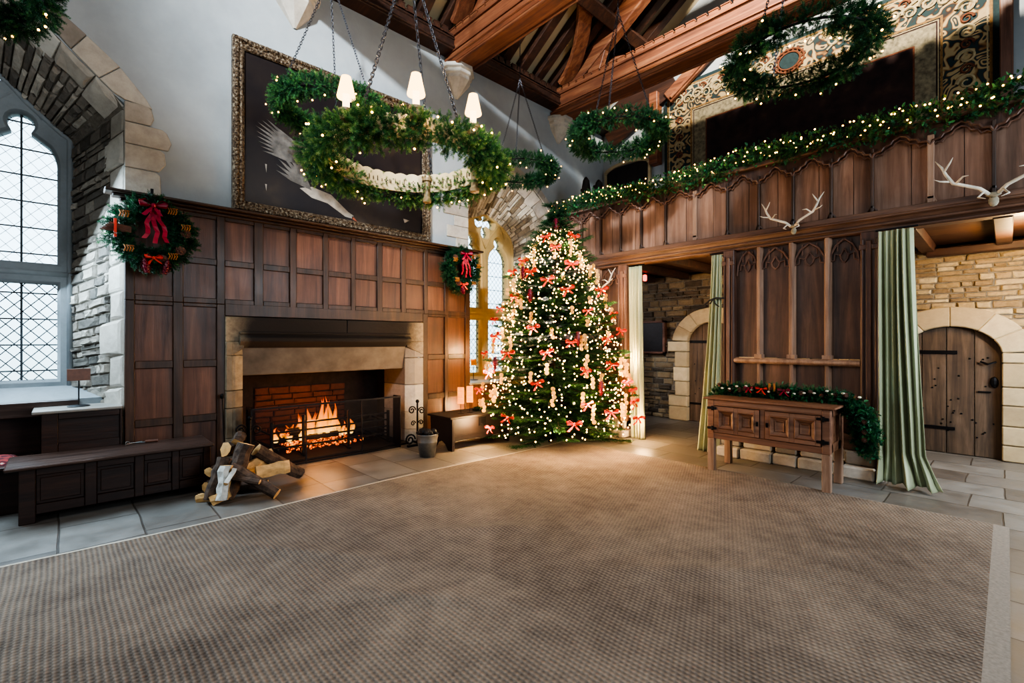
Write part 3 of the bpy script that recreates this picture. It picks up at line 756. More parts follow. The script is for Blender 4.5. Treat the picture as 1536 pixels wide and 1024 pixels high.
# curved wind braces lying in the slope, from truss foot to purlin
for i, yc in enumerate((2.1, 4.6, 7.1)):
    for sg in (-1, 1):
        if i == 2 and sg == 1: y1 = yc+1.2
        else: y1 = yc+sg*1.0
        pts = []
        for u_ in np.linspace(0, 1, 9):
            x = -5.85+1.15*u_; yy = yc+sg*.18+(y1-yc-sg*.18)*(u_**2.0*.9+.1*u_)
            pts.append(V3(x, yy, roofz(x)-.07))
        b = MB()
        for p, q in zip(pts, pts[1:]): b.obox(p, q+(q-p)*.1, .26, .09, up=(-SL, 0, 1))
        tag(b.build('wind_brace', M['beam'], bevel=.008), 'curved oak brace on the %s side of the %s roof truss' % (['near', 'far'][sg > 0], ['nearest', 'middle', 'farthest'][i]), 'brace')
# wall plate with its battlements
for j, (ya, yb) in enumerate(((-.2, 1.89), (2.31, 4.39), (4.81, 6.89), (7.31, 8.6))):
    w = thing('wall_plate', (-6.0, (ya+yb)/2, 6.1), ['moulded oak wall plate at the top edge above the tall left window', 'moulded oak wall plate above the large painting', 'moulded oak wall plate between the two visible tie beams', 'short moulded oak wall plate beyond the far tie beam'][j], 'beam')
    b = MB(); b.box(-6.16, -5.9, ya, yb, 6.0, 6.2); b.tube([V3(-5.9, ya, 6.05), V3(-5.9, yb, 6.05)], .025, 8); b.tube([V3(-5.9, ya, 6.17), V3(-5.9, yb, 6.17)], .02, 8)
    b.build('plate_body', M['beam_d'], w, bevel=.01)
    b = MB(); y = ya+.05
    while y < yb-.1: b.box(-5.92, -5.88, y, y+.1, 6.2, 6.28); b.box(-5.925, -5.875, y-.005, y+.105, 6.28, 6.292); y += .15
    b.box(-5.92, -5.89, ya, yb, 6.2, 6.23); b.build('battlement_cresting', M['beam_d'], w)
# truss against the gable
t = thing('gable_truss', (-3.5, 8.45, 6.3), 'orange oak half truss against the white gable above the tapestry corner', 'truss')
MB().obox(V3(-4.55, 8.5, 6.2), V3(-2.5, 8.5, 7.55), .1, .26).build('principal_rafter', M['beam'], t, bevel=.02)
MB().obox(V3(-4.45, 8.44, 6.17), V3(-2.4, 8.44, 7.52), .06, .06).build('rafter_moulding', M['beam'], t, bevel=.01)
MB().obox(V3(-6.0, 8.52, 5.95), V3(-4.5, 8.52, 6.7), .06, .8).build('shade_sheet', M['beam_d'], t)  # dark sheet standing in for the shadow among the rafters
MB().box(-4.9, -4.72, 8.4, 8.6, 5.0, 6.4).build('wall_post', M['beam'], t, bevel=.01)

# ============================================================ LEFT WALL FITTINGS
XP = -6.10
pn = thing('wall_panelling', (-6.1, 2.6, 0), 'tall dark oak wall panelling with square panels surrounding the fireplace', 'panelling')
cols = [(.53, .85), (.94, 1.25), (1.33, 1.63), (1.73, 2.03), (2.11, 2.44), (2.51, 2.82), (2.88, 3.2), (3.28, 3.58), (3.66, 3.97), (4.04, 4.35), (4.42, 4.76)]
rowsA = [(2.42, 2.86), (1.98, 2.35)]; rowsB = [(1.3, 1.88), (.7, 1.22), (.12, .62)]
fb = MB()
def frame_grid(mb, c, r, y0, y1, z0, z1, d=.035):
    ys = [y0]+[v for p in c for v in p]+[y1]; zs = sorted([z0]+[v for p in r for v in p]+[z1])
    for k in range(0, len(ys), 2): mb.box(XP-d, XP, ys[k], ys[k+1], z0, z1)
    for k in range(0, len(zs), 2):
        for a, b in c: mb.box(XP-d, XP-.003, a-.001, b+.001, zs[k], zs[k+1])
frame_grid(fb, cols, rowsA, .45, 4.86, 1.92, 2.93)
frame_grid(fb, cols[:2], rowsB, .45, 1.33, 0, 1.92)
frame_grid(fb, cols[-2:], rowsB, 3.95, 4.86, 0, 1.92)
fb.box(XP-.035, XP, 1.33, 3.95, 1.79, 1.93)
fb.build('framing', M['pan_f'], pn, bevel=.006)
for c in cols:
    for r in rowsA+(rowsB if c in cols[:2]+cols[-2:] else []):
        b = MB(); g = .03
        b.box(XP-.035, XP-.028, c[0]-.005, c[1]+.005, r[0]-.005, r[1]+.005)
        b.build('panel', M['pan_z'], pn)
b = MB()
for z0, z1, xx in ((2.9, 2.93, -6.06), (2.93, 2.955, -6.0), (2.955, 2.985, -5.94)): b.box(-6.14, xx, .45-(xx+6.1), 4.86+(xx+6.1), z0, z1)
b.build('cornice', M['pan_y'], pn, bevel=.008)
MB().box(-6.14, XP+.02, .45, 1.33, 0, .1).box(-6.14, XP+.02, 3.95, 4.86, 0, .1).build('plinth', M['pan_y'], pn, bevel=.005)
MB().box(-6.85, XP-.035, 4.845, 4.86, 0, 2.93).box(-6.2, XP-.035, .45, .455, 0, 2.93).build('return_board', M['pan_f'], pn)

# fireplace
fp = thing('fireplace', (-6.1, 2.6, 0), 'wide stone fireplace blackened with soot, set into the oak panelling', 'fireplace')
rnd = random.Random(9)
for side in (0, 1):
    mb = MB(); z = 0
    while z < 1.5:
        h = min(rnd.choice([.2, .26, .34, .4]), 1.5-z); h = 1.5-z if 1.5-z-h < .12 else h
        ya, yb, yc = (1.33, 1.43, 1.52) if side == 0 else (3.95, 3.8, 3.66)
        mb.prism([V3(-6.09, ya, z+.003), V3(-6.09, yb, z+.003), V3(-6.14, yc, z+.003), V3(-6.8, yc, z+.003), V3(-6.8, ya, z+.003)][::1 if side == 0 else -1], (0, 0, h-.006), rnd.uniform(.2, .9))
        if side == 0:
            mb.box(-6.095, -6.075, 1.335, 1.4, z+.003, z+h-.003)
        z += h
    mb.build('jamb', M['ashlar_d'] if side == 0 else M['ashlar'], fp, bevel=.006)
mb = MB()
mb.box(-6.8, -6.085, 1.33, 2.75, 1.5, 1.785).box(-6.8, -6.085, 2.755, 3.95, 1.5, 1.785)
mb.prism([V3(-6.085, 1.33, 1.3), V3(-6.085, 1.52, 1.42), V3(-6.085, 1.52, 1.5), V3(-6.085, 1.33, 1.5)], (-.1, 0, 0)); mb.prism([V3(-6.085, 3.95, 1.3), V3(-6.085, 3.66, 1.42), V3(-6.085, 3.66, 1.5), V3(-6.085, 3.95, 1.5)], (-.1, 0, 0))
mb.prism([V3(-6.12, 1.47, 1.42), V3(-6.04, 1.47, 1.5), V3(-6.04, 1.47, 1.54), V3(-6.12, 1.47, 1.6)], (0, 2.25, 0)); mb.tube([V3(-6.085, 1.47, 1.6), V3(-6.085, 3.72, 1.6)], .02, 8)
mb.build('carved_lintel', M['soot'], fp, bevel=.012)
MB().prism([V3(-6.13, 1.5, 1.44), V3(-6.2, 1.5, 1.44), V3(-6.26, 1.5, 1.1), V3(-6.19, 1.5, 1.1)], (0, 2.18, 0)).build('smoke_board', M['hearthboard'], fp, bevel=.006)
mb = MB(); mb.box(-7.05, -6.95, 1.4, 3.8, 0, 1.9).box(-7.0, -6.75, 1.36, 1.54, 0, 1.9).box(-7.0, -6.75, 3.64, 3.82, 0, 1.9).box(-7.0, -6.25, 1.4, 3.8, 1.6, 1.9)
mb.build('firebox', M['firebox'], fp)
stone_patch(lambda u, v: (V3(-6.93, 1.85+u, .02+v), V3(1, 0, 0)), 1.25, .86, (.07, .08), (.2, .24), bulge=.012, rnd=random.Random(3)).build('fireback', M['fireback'], fp)
MB().box(-6.95, -6.05, 1.5, 3.68, 0, .035).build('hearthstone', M['firebox'], fp, bevel=.01)
# grate
gr = thing('fire_grate', (-6.4, 2.5, 0), 'black iron basket grate with horizontal bars holding the fire', 'grate')
b = MB()
for z in (.17, .27, .365, .46): b.obox(V3(-6.25, 1.85, z), V3(-6.25, 3.45, z), .014, .022)
for z in (.2, .35):
    for y in (1.85, 3.45): b.obox(V3(-6.25, y, z), V3(-6.75, y, z), .014, .02)
b.build('bars', M['iron'], gr)
for y in (1.86, 2.24, 2.84, 3.44):
    b = MB(); b.obox(V3(-6.235, y, .03), V3(-6.235, y, .56 if y in (2.24, 2.84) else .5), .04, .03, up=(0, 1, 0)); b.obox(V3(-6.18, y, .05), V3(-6.75, y, .1), .03, .03); b.build('post', M['iron'], gr, bevel=.004)
b = MB()
for y in np.linspace(1.95, 3.35, 14): b.obox(V3(-6.25, y, .14), V3(-6.78, y, .14), .02, .02)
b.build('floor_bars', M['iron'], gr)
emb = MB(); rr = random.Random(5)
for _ in range(150): emb.ball((-6.5+rr.uniform(-.2, .22), 2.5+rr.gauss(0, .24), .1+rr.uniform(0, .1)), rr.uniform(.015, .035), 5)
tag(emb.build('embers', M['ember']), 'glowing orange embers in the grate under the fire', 'embers', kind='stuff')
def log_mesh(a, b, r, mat, endmat=None, split=False, nm='log', sides=9, seed=0):
    rr = random.Random(seed); a = Vector(a); b = Vector(b); d = (b-a).normalized()
    x = d.orthogonal().normalized(); y = d.cross(x); V = []; N = sides; m = 7
    prof = [r*(1+rr.uniform(-.12, .12)) for _ in range(N)]
    if split: prof = [q*(.45 if k in (0, 1, 2) else 1) for k, q in enumerate(prof)]
    for i in range(m):
        t = i/(m-1); p = a.lerp(b, t)+x*rr.uniform(-.1, .1)*r+y*rr.uniform(-.1, .1)*r
        for j in range(N):
            th = 2*PI*j/N; q = prof[j]*(1+rr.uniform(-.1, .1)); V.append(p+(x*math.cos(th)+y*math.sin(th))*q)
    F = [(i*N+j, i*N+(j+1) % N, (i+1)*N+(j+1) % N, (i+1)*N+j) for i in range(m-1) for j in range(N)]
    mb = MB(); mb.add(V, F); EE = []
    for base, s in ((0, -1), ((m-1)*N, 1)):
        ring = [Vector(V[base+j])+d*s*.001 for j in range(N)]; c = sum(ring, Vector())/N
        E = MB(); E.add([c+d*s*.004]+ring, [(0, j+1, (j+1) % N+1) for j in range(N)]); EE.append(E)
    return mb, EE, a.lerp(b, .5), V
def make_log(name, a, b, r, label, group, mat='logbark', split=False, seed=0, face='logend'):
    mb, E, c, V = log_mesh(a, b, r, mat, split=split, seed=seed)
    t = thing(name, c, label, 'log', group)
    mb.build('bark', M[mat], t); [e_.build('cut_end', M[face], t) for e_ in E]
    if split:
        N = 9; m = 7; F = [(i*N+j, i*N+(j+1), (i+1)*N+(j+1), (i+1)*N+j) for i in range(m-1) for j in (0, 1)]
        cc = sum((Vector(v) for v in V), Vector())/len(V); W = [Vector(v)+(Vector(v)-cc)*.0+( (Vector(v)-Vector(a)) - (Vector(b)-Vector(a)).normalized()*((Vector(v)-Vector(a)).dot((Vector(b)-Vector(a)).normalized())) )*.06 for v in V]
        S = MB(); S.add(W, F); S.build('split_face', M[face], t)
    return t
for k, (a, b, r) in enumerate((((-6.55, 2.0, .22), (-6.5, 2.85, .25), .055), ((-6.4, 2.1, .33), (-6.6, 2.9, .3), .05), ((-6.62, 2.75, .24), (-6.4, 3.3, .3), .06), ((-6.45, 2.85, .36), (-6.62, 3.3, .4), .055), ((-6.35, 2.3, .24), (-6.38, 2.75, .23), .04))):
    make_log('burning_log', a, b, r, ['charred log lying along the back of the grate in the flames', 'charred log lying across the top of the flames', 'charred log at the right end of the grate', 'upper charred log at the right end of the grate', 'small charred log against the front grate bars'][k], None, 'char', seed=k, face='ember' if k in (1, 4) else 'char')
fi = thing('fire', (-6.5, 2.4, .2), 'bright orange log fire burning in the iron grate', 'fire')
rr = random.Random(21)
for k in range(28):
    y = 2.0+k*.035+rr.uniform(-.03, .03); h = (.12+.3*rr.random())*.6+.36*math.exp(-((y-2.62)/.17)**2)+.2*math.exp(-((y-2.38)/.14)**2)*1.2+rr.uniform(-.04, .05); x = -6.48+rr.uniform(-.1, .12)
    ph = rr.uniform(0, 6); wd = rr.uniform(.026, .048)
    def fn(u, v):
        th = 2*PI*u; w = wd*math.sin(PI*min(1, v*1.0+.08))**.7*(1-v)**.35*(1.1-v*.5)
        return V3(x+w*math.cos(th)+.025*math.sin(ph+v*5)*v, y+w*1.25*math.sin(th)+.05*math.sin(ph*2+v*4.5)*v, .2+h*v)
    MB().grid(fn, 12, 12, tf=lambda u, v: v).build('flame', M['flame'], fi, smooth=True)
# spark guard
sg = thing('spark_guard', (-5.98, 2.5, 0), 'low dark mesh spark guard with iron frame standing in front of the fire', 'fire guard')
b = MB(); x0, x1, ya, yb, h = -5.95, -6.12, 1.56, 3.47, .72
for y in (ya, 2.17, 2.9, yb): b.obox(V3(x0, y, 0), V3(x0, y, h), .016 if y in (ya, yb) else .01, .016, up=(0, 1, 0))
for y in (ya, yb): b.obox(V3(x1, y, 0), V3(x1, y, h), .02, .02, up=(0, 1, 0)); b.obox(V3(x0, y, h), V3(x1, y, h), .02, .02); b.obox(V3(x0, y, .02), V3(x1, y, .02), .02, .02)
for z in (.015, h): b.obox(V3(x0, ya, z), V3(x0, yb, z), .016, .022)
b.build('iron_frame', M['iron'], sg)
MB().add([(x0, ya, .01), (x0, yb, .01), (x0, yb, h), (x0, ya, h)], [(0, 1, 2, 3)]).build('wire_mesh', M['mesh'], sg)
for q in (ya, yb-.004): MB().box(x1, x0, q, q+.004, .02, h).build('side_plate', M['iron'], sg)
# firedogs with scrolls
def scroll(mb, c, r, turns, w, flip=1, plane='y'):
    pts = []
    for k in range(int(14*turns)+1):
        a = 2*PI*k/14; q = r*(1-.8*k/(14*turns)); pts.append(Vector(c)+(V3(0, flip*q*math.cos(a), q*math.sin(a)) if plane == 'y' else V3(q*math.cos(a)*flip, 0, q*math.sin(a))))
    mb.tube(pts, w, 6)
for k, (y, lab) in enumerate(((3.68, 'black wrought iron scrolled firedog at the right of the fireplace'), (1.5, 'black wrought iron firedog hidden behind the log pile at the left of the fireplace'))):
    a = thing('firedog', (-5.85, y, 0), lab, 'firedog'); b = MB(); x = -5.86
    b.tube([V3(x, y+.02, .03), V3(x, y+.02, .62)], .014, 8); scroll(b, (x, y-.1, .1), .085, 1.6, .012, 1); scroll(b, (x, y+.12, .06), .05, 1.3, .01, -1)
    scroll(b, (x, y-.07, .52), .06, 1.5, .01, 1); scroll(b, (x, y+.09, .5), .055, 1.5, .01, -1)
    scroll(b, (x, y-.05, .33), .04, 1.3, .008, 1); scroll(b, (x, y+.08, .33), .04, 1.3, .008, -1)
    b.build('scrollwork', M['iron'], a); MB().ball((x, y+.02, .64), .028, 8).build('finial', M['iron'], a)
    b = MB(); b.obox(V3(x, y-.14, .015), V3(x, y+.16, .015), .04, .03); b.obox(V3(x, y+.02, .05), V3(x-.1, y+.02, .05), .03, .03); b.build('foot', M['iron'], a)
pk = thing('fire_poker', (-5.97, 1.3, 0), 'long thin black iron poker standing against the left fireplace jamb', 'poker')
MB().tube([V3(-5.96, 1.31, .02), V3(-6.03, 1.29, .86)], .008, 6).build('shaft', M['iron'], pk); MB().ball((-6.035, 1.288, .89), .022, 8, sc=(1, 1, 1.4)).build('knob', M['iron'], pk)

# log pile: split logs leaning together
LG = [((-5.12, 1.12, .02), (-5.14, 1.30, .50), .075, 'logbark', False, 'tall upright bark-covered log leaning at the top of the log pile'),
      ((-4.80, 1.48, .05), (-5.08, 1.16, .30), .055, 'logbark', False, 'dark bark-covered log lying towards the rug at the front of the pile'),
      ((-5.28, 1.86, .06), (-5.25, 1.42, .40), .065, 'logbark', False, 'thick dark log with a round pale end lying toward the hearth'),
      ((-4.98, 1.08, .04), (-5.03, 1.12, .34), .07, 'birch', True, 'grey weathered split log standing upright at the front of the pile'),
      ((-5.08, .98, .03), (-5.2, 1.12, .38), .06, 'logbark', False, 'dark log propped at the left of the upright grey log'),
      ((-5.3, 1.02, .24), (-5.55, 1.3, .26), .05, 'logbark', False, 'round-ended log at the left edge of the pile'),
      ((-5.36, 1.02, .08), (-5.5, 1.25, .09), .06, 'logbark', True, 'short split log at the bottom left of the pile'),
      ((-5.22, .9, .03), (-5.1, 1.12, .06), .04, 'logend', True, 'flat pale split stick on the flagstones left of the pile'),
      ((-5.02, 1.36, .22), (-5.0, 1.66, .24), .06, 'logend', True, 'pale split log with a clean cut face at the right of the pile'),
      ((-5.22, 1.3, .2), (-5.3, 1.6, .32), .07, 'logend', True, 'amber split log behind the thick dark log'),
      ((-5.22, 1.12, .46), (-5.38, 1.26, .42), .07, 'logbark', True, 'split log with an amber face near the top of the pile'),
      ((-5.24, 1.24, .5), (-5.32, 1.3, .56), .05, 'logbark', False, 'short round log crowning the pile'),
      ((-4.9, 1.08, .2), (-4.98, 1.17, .3), .028, 'birch', True, 'small pale splinter of wood poking out of the front of the pile'),
      ((-5.02, .98, .04), (-4.98, 1.12, .1), .045, 'logend', True, 'stubby split log at the foot of the grey log'),
      ((-4.84, 1.34, .18), (-5.02, 1.1, .24), .03, 'logbark', True, 'thin dark split log lying along the front of the pile'),
      ((-5.16, 1.5, .05), (-5.3, 1.2, .07), .06, 'logbark', False, 'dark log under the right side of the pile')]
for k, (a, b, r, m, sp, lab) in enumerate(LG): make_log('firewood_log', a, b, r, lab, None, m, sp, seed=40+k)

# bucket
bk = thing('coal_bucket', (-5.24, 3.46, 0), 'small galvanised metal bucket filled with coal beside the fireplace', 'bucket')
MB().lathe([(.0, .012), (.092, .012), (.094, 0), (.098, 0), (.128, .19), (.13, .192), (.128, .2), (.14, .285), (.146, .29), (.143, .298), (.136, .29), (.125, .2), (.095, .02)], (-5.24, 3.46, 0), 28, cap=False).build('bucket_body', M['galv'], bk, smooth=True)
MB().tube([V3(-5.24+.14*math.cos(a), 3.46+.14*math.sin(a)*1., .3-.05*abs(math.sin((a)))) for a in np.linspace(-.2, PI+.2, 14)], .005, 6).build('handle', M['galv'], bk)
b = MB(); rr = random.Random(2)
for _ in range(36): b.ball((-5.24+rr.uniform(-.09, .09), 3.46+rr.uniform(-.09, .09), .27+rr.uniform(0, .07)), rr.uniform(.025, .045), 6)
b.build('coal_heap', M['coal'], bk)['kind'] = 'stuff'

# coffer
cf = thing('oak_coffer', (-5.45, 4.36, 0), 'low dark carved oak coffer standing right of the fireplace', 'chest')
MB().box(-5.74, -5.18, 3.79, 4.94, .44, .468).build('lid', M['coffer'], cf, bevel=.006)
b = MB(); b.box(-5.7, -5.22, 3.87, 4.86, .13, .44); b.build('chest_body', M['coffer'], cf, bevel=.004)
b = MB(); prof = [(3.87, .2), (3.87, .1), (3.92, .16), (4.0, .165), (4.1, .13), (4.2, .15), (4.365, .11), (4.53, .15), (4.63, .13), (4.73, .165), (4.81, .16), (4.86, .1), (4.86, .2)]
b.prism([V3(-5.215, y, z) for y, z in prof], (-.02, 0, 0)); b.build('carved_apron', M['coffer'], cf)
for y in (3.83, 4.86):
    b = MB(); b.prism([V3(-5.2, y, 0), V3(-5.3, y, 0), V3(-5.36, y, .08), V3(-5.46, y, .12), V3(-5.56, y, .08), V3(-5.62, y, 0), V3(-5.72, y, 0), V3(-5.72, y, .44), V3(-5.2, y, .44)], (0, .04, 0)); b.build('end_board', M['coffer'], cf, bevel=.004)
b = MB(); b.box(-5.215, -5.2, 4.31, 4.43, .3, .42); b.tube([V3(-5.19, 4.33, .33), V3(-5.18, 4.37, .31), V3(-5.19, 4.41, .33)], .006, 6); b.build('lock_plate', M['iron'], cf)
def card_stand(y, x, w, h, z0, z1, lab):
    t = thing('card_stand', (x, y, z0), lab, 'sign')
    MB().lathe([(.05, 0), (.05, .006), (.01, .01)], (x, y, z0), 14).build('base', M['iron'], t); MB().tube([V3(x, y, z0+.005), V3(x, y, z1)], .004, 6).build('rod', M['iron'], t)
    dn = V3(.75, -.55, 0).normalized(); sd = V3(.55, .75, 0).normalized()
    c = V3(x, y, 0); p = [c+sd*(s_*w/2)+V3(0, 0, z) for s_, z in ((-1, z1), (1, z1), (1, z1+h), (-1, z1+h))]
    MB().prism([q+dn*.004 for q in p], -dn*.006).build('card', M['card'], t)
    b = MB(); rr = random.Random(int(y*100))
    for k in range(13):
        if k in (4, 9): continue
        zz = z1+h*(.93-.068*k); l = w*rr.uniform(.55, .85)
        b.prism([c+dn*.0065+sd*(-w*.43)+V3(0, 0, zz), c+dn*.0065+sd*(-w*.43+l)+V3(0, 0, zz), c+dn*.0065+sd*(-w*.43+l)+V3(0, 0, zz+.003), c+dn*.0065+sd*(-w*.43)+V3(0, 0, zz+.003)], dn*.0004)
    b.build('printed_lines', M['ink'], t)
card_stand(4.16, -5.44, .095, .24, .468, .60, 'left orange printed card on a thin stand on the coffer')
card_stand(4.31, -5.42, .095, .24, .468, .61, 'right orange printed card on a thin stand on the coffer')
t = thing('small_box', (-5.46, 4.45, .468), 'tiny black box with a round knob on the coffer beside the orange cards', 'box')
MB().box(-5.5, -5.43, 4.42, 4.5, .468, .505).build('box_body', M['black'], t, bevel=.004); MB().ball((-5.46, 4.44, .515), .018, 8).build('knob', M['black'], t)

# ledge cabinets in the two embrasures
def ledge_box(name, xa, xb, ya, yb, z, lab, pane, mat, topmat, step=None):
    t = thing(name, ((xa+xb)/2, (ya+yb)/2, 0), lab, 'cupboard')
    MB().box(xa, xb+.03, ya-.06, yb, z-.03, z).build('top', topmat, t, bevel=.006)
    b = MB(); b.box(xa, xb-.02, ya+.0, yb, 0, z-.03)
    for p, q in pane: pass
    ys = [ya]+[v for p in pane for v in p]+[yb]
    for k in range(0, len(ys), 2): b.box(xb-.02, xb, ys[k], ys[k+1], 0, z-.03)
    for p, q in pane: b.box(xb-.02, xb-.002, p, q, 0, z-.31); b.box(xb-.02, xb-.002, p, q, z-.09, z-.03)
    b.build('carcase', mat, t, bevel=.004)
    return t
ledge_box('panelled_ledge', -6.8, -6.04, -.14, .43, .87, 'oak boxed ledge with a pale worn top in the left window embrasure', [(-.03, .41)], M['bench'], M['ledge'])
ledge_box('panelled_ledge', -6.8, -6.08, 4.9, 5.66, .82, 'warm oak boxed ledge under the far window beside the Christmas tree', [(4.98, 5.58)], M['pan_z'], M['ledge'])
MB_ = MB().box(-6.6, -6.5, -1.5, -.15, 0, .93); tag(MB_.build('seat_back', M['bench'], bevel=.006), 'dark boarded back of the window seat at the left edge', 'seat back')
ws = thing('window_seat', (-6.2, -.8, 0), 'dark oak window seat with a ledge at the left edge of the picture', 'bench')
MB().box(-6.5, -5.92, -1.7, -.2, .39, .42).build('seat', M['bench_top'], ws, bevel=.006); MB().box(-6.5, -5.97, -1.7, -.22, 0, .39).build('front_board', M['bench'], ws, bevel=.004)
ks = thing('kilim_cushion', (-6.2, -.55, .42), 'dark red patterned kilim cushion on the window seat', 'cushion')
MB().grid(lambda u, v: V3(-6.44+.44*u, -1.0+.7*v, .42+.0+.07*(math.sin(PI*min(1, max(0, u)))**.3)*(math.sin(PI*v)**.3)), 16, 24).build('cushion_cover', M['kilim'], ks, smooth=True)
# bench
bn = thing('panelled_bench', (-5.78, .36, 0), 'long low oak bench with four panels in front of the panelling', 'bench')
MB().box(-6.04, -5.47, -.34, 1.1, .455, .485).build('bench_top', M['bench_top'], bn, bevel=.008)
b = MB(); ps = [(-.16, .14), (.22, .48), (.55, .76), (.82, 1.02)]; ys = [-.26]+[v for p in ps for v in p]+[1.08]
for k in range(0, len(ys), 2): b.box(-5.56, -5.53, ys[k], ys[k+1], 0 if k in (0,) else .07, .455)
for p, q in ps: b.box(-5.56, -5.532, p, q, .07, .15); b.box(-5.56, -5.532, p, q, .39, .455)
b.box(-6.04, -5.56, -.26, -.23, 0, .455).box(-6.04, -5.56, 1.05, 1.08, 0, .455); b.build('framing', M['bench'], bn, bevel=.005)
for p, q in ps: MB().box(-5.56, -5.552, p, q, .15, .39).prism([V3(-5.552, p+.025, .175), V3(-5.552, q-.025, .175), V3(-5.552, q-.025, .365), V3(-5.552, p+.025, .365)], (.009, 0, 0)).build('panel', M['bench'], bn, bevel=.006)
# stand sign on the ledge, stand sign at far window
def plaque(x, y, z0, zp, w, h, mat, lab):
    t = thing('sign_stand', (x, y, z0), lab, 'sign')
    MB().lathe([(.085, 0), (.085, .006), (.07, .012), (.012, .016)], (x, y, z0), 24).build('base', M['black'], t)
    MB().tube([V3(x, y, z0+.01), V3(x, y, zp)], .006, 8).build('rod', M['black'], t)
    dn = V3(.98, 0, .2).normalized(); b = MB(); b.prism([V3(x+.01, y-w/2, zp), V3(x+.01, y+w/2, zp), V3(x-.015, y+w/2, zp+h), V3(x-.015, y-w/2, zp+h)], (.012, 0, 0)); b.build('plaque', mat, t, bevel=.002)
plaque(-6.24, .115, .87, 1.12, .17, .115, M['signwood'], 'small brown wooden plaque on a black stand on the left window ledge')
plaque(-6.5, 5.25, .82, 1.08, .12, .11, M['card'], 'small amber plaque on a black stand on the far window ledge')
t = thing('metal_keys', (-5.98, .55, .485), 'small bunch of metal tools lying on the bench top', 'keys')
b = MB(); scroll(b, (-5.98, .46, .497), .02, 1, .004); b.tube([V3(-5.98, .48, .495), V3(-5.95, .62, .495)], .006, 6); b.tube([V3(-5.93, .44, .495), V3(-6.0, .58, .497)], .005, 6); b.build('metal_rings', M['galv'], t)
MB().tube([V3(-5.955, .6, .5), V3(-5.94, .7, .5)], .013, 8).build('wooden_handle', M['signwood'], t)

# painting
pt = thing('framed_painting', (-6.1, 2.72, 4), 'huge dark oil painting of pale flying birds in a carved gilt frame', 'painting')
y0, y1, z0, z1, fw = 1.4, 4.06, 3.0, 5.0, .13
b = MB()
def ring(x, a, d): return [V3(x, y0+a, z0+a), V3(x, y1-a, z0+a), V3(x, y1-a, z1-a), V3(x, y0+a, z1-a)]
rs = [ring(-6.13, 0, 0), ring(-6.07, 0, 0), ring(-6.045, .02, 0), ring(-6.045, .05, 0), ring(-6.07, .07, 0), ring(-6.06, .095, 0), ring(-6.08, .12, 0), ring(-6.1, fw, 0)]
V = [p for r in rs for p in r]; b.add(V, [(k*4+j, k*4+(j+1) % 4, k*4+4+(j+1) % 4, k*4+4+j) for k in range(7) for j in range(4)])
b.build('carved_frame', M['frame'], pt)
b = MB(); rr = random.Random(1)
for (A, B) in ((V3(-6.045, y0+.035, z0), V3(-6.045, y0+.035, z1)), (V3(-6.045, y1-.035, z0), V3(-6.045, y1-.035, z1)), (V3(-6.045, y0, z0+.035), V3(-6.045, y1, z0+.035)), (V3(-6.045, y0, z1-.035), V3(-6.045, y1, z1-.035))):
    n = int((B-A).length/.055)
    for k in range(n): b.ball(A.lerp(B, (k+.5)/n), .024*rr.uniform(.8, 1.15), 5, sc=(.6, 1, 1))
b.build('leaf_carving', M['frame'], pt)['kind'] = 'stuff'
MB().box(-6.125, -6.115, y0+.1, y1-.1, z0+.1, z1-.1).build('canvas', M['canvas'], pt)
def paint(polys, mat, nm, x=-6.112):
    b = MB()
    for k, pl in enumerate(polys): b.prism([V3(x, y, z) for y, z in pl], (.001+.0002*k, 0, 0))
    b.build(nm, M[mat], pt)
def feathers(y, z, L, a0, a1, n, w):        # a fan of feathers
    r = []
    for k in range(n):
        a = math.radians(a0+(a1-a0)*k/(n-1)); l = L*(1-.25*abs(k/(n-1)-.3)); c, s_ = math.cos(a), math.sin(a)
        r.append([(y, z), (y+c*l*.6-s_*w, z+s_*l*.6+c*w), (y+c*l, z+s_*l), (y+c*l*.6+s_*w, z+s_*l*.6-c*w)])
    return r
paint(feathers(2.42, 3.72, .85, 146, 176, 9, .035), 'feather', 'painted_wing')
paint([[(2.1, 3.95), (2.3, 4.0), (2.55, 3.78), (2.5, 3.6), (2.3, 3.62)]], 'feather', 'painted_body', -6.1115)
paint(feathers(2.3, 3.42, .55, 118, 160, 6, .025), 'feather', 'painted_lower_wing')
paint([[(2.15, 3.42), (2.3, 3.47), (2.55, 3.42), (2.78, 3.24), (2.86, 3.2), (2.84, 3.16), (2.74, 3.17), (2.5, 3.3), (2.3, 3.33)]], 'feather_l', 'painted_bird')
paint([[(2.84, 3.2), (2.92, 3.12), (2.83, 3.16)]], 'beak', 'painted_beak')
for q in ([(3.62, 3.3), (3.72, 3.29), (3.64, 3.24)], [(1.75, 3.62), (1.77, 3.62), (1.765, 3.52)], [(1.75, 3.38), (1.77, 3.38), (1.765, 3.3)]): paint([q], 'feather_l', 'painted_speck')

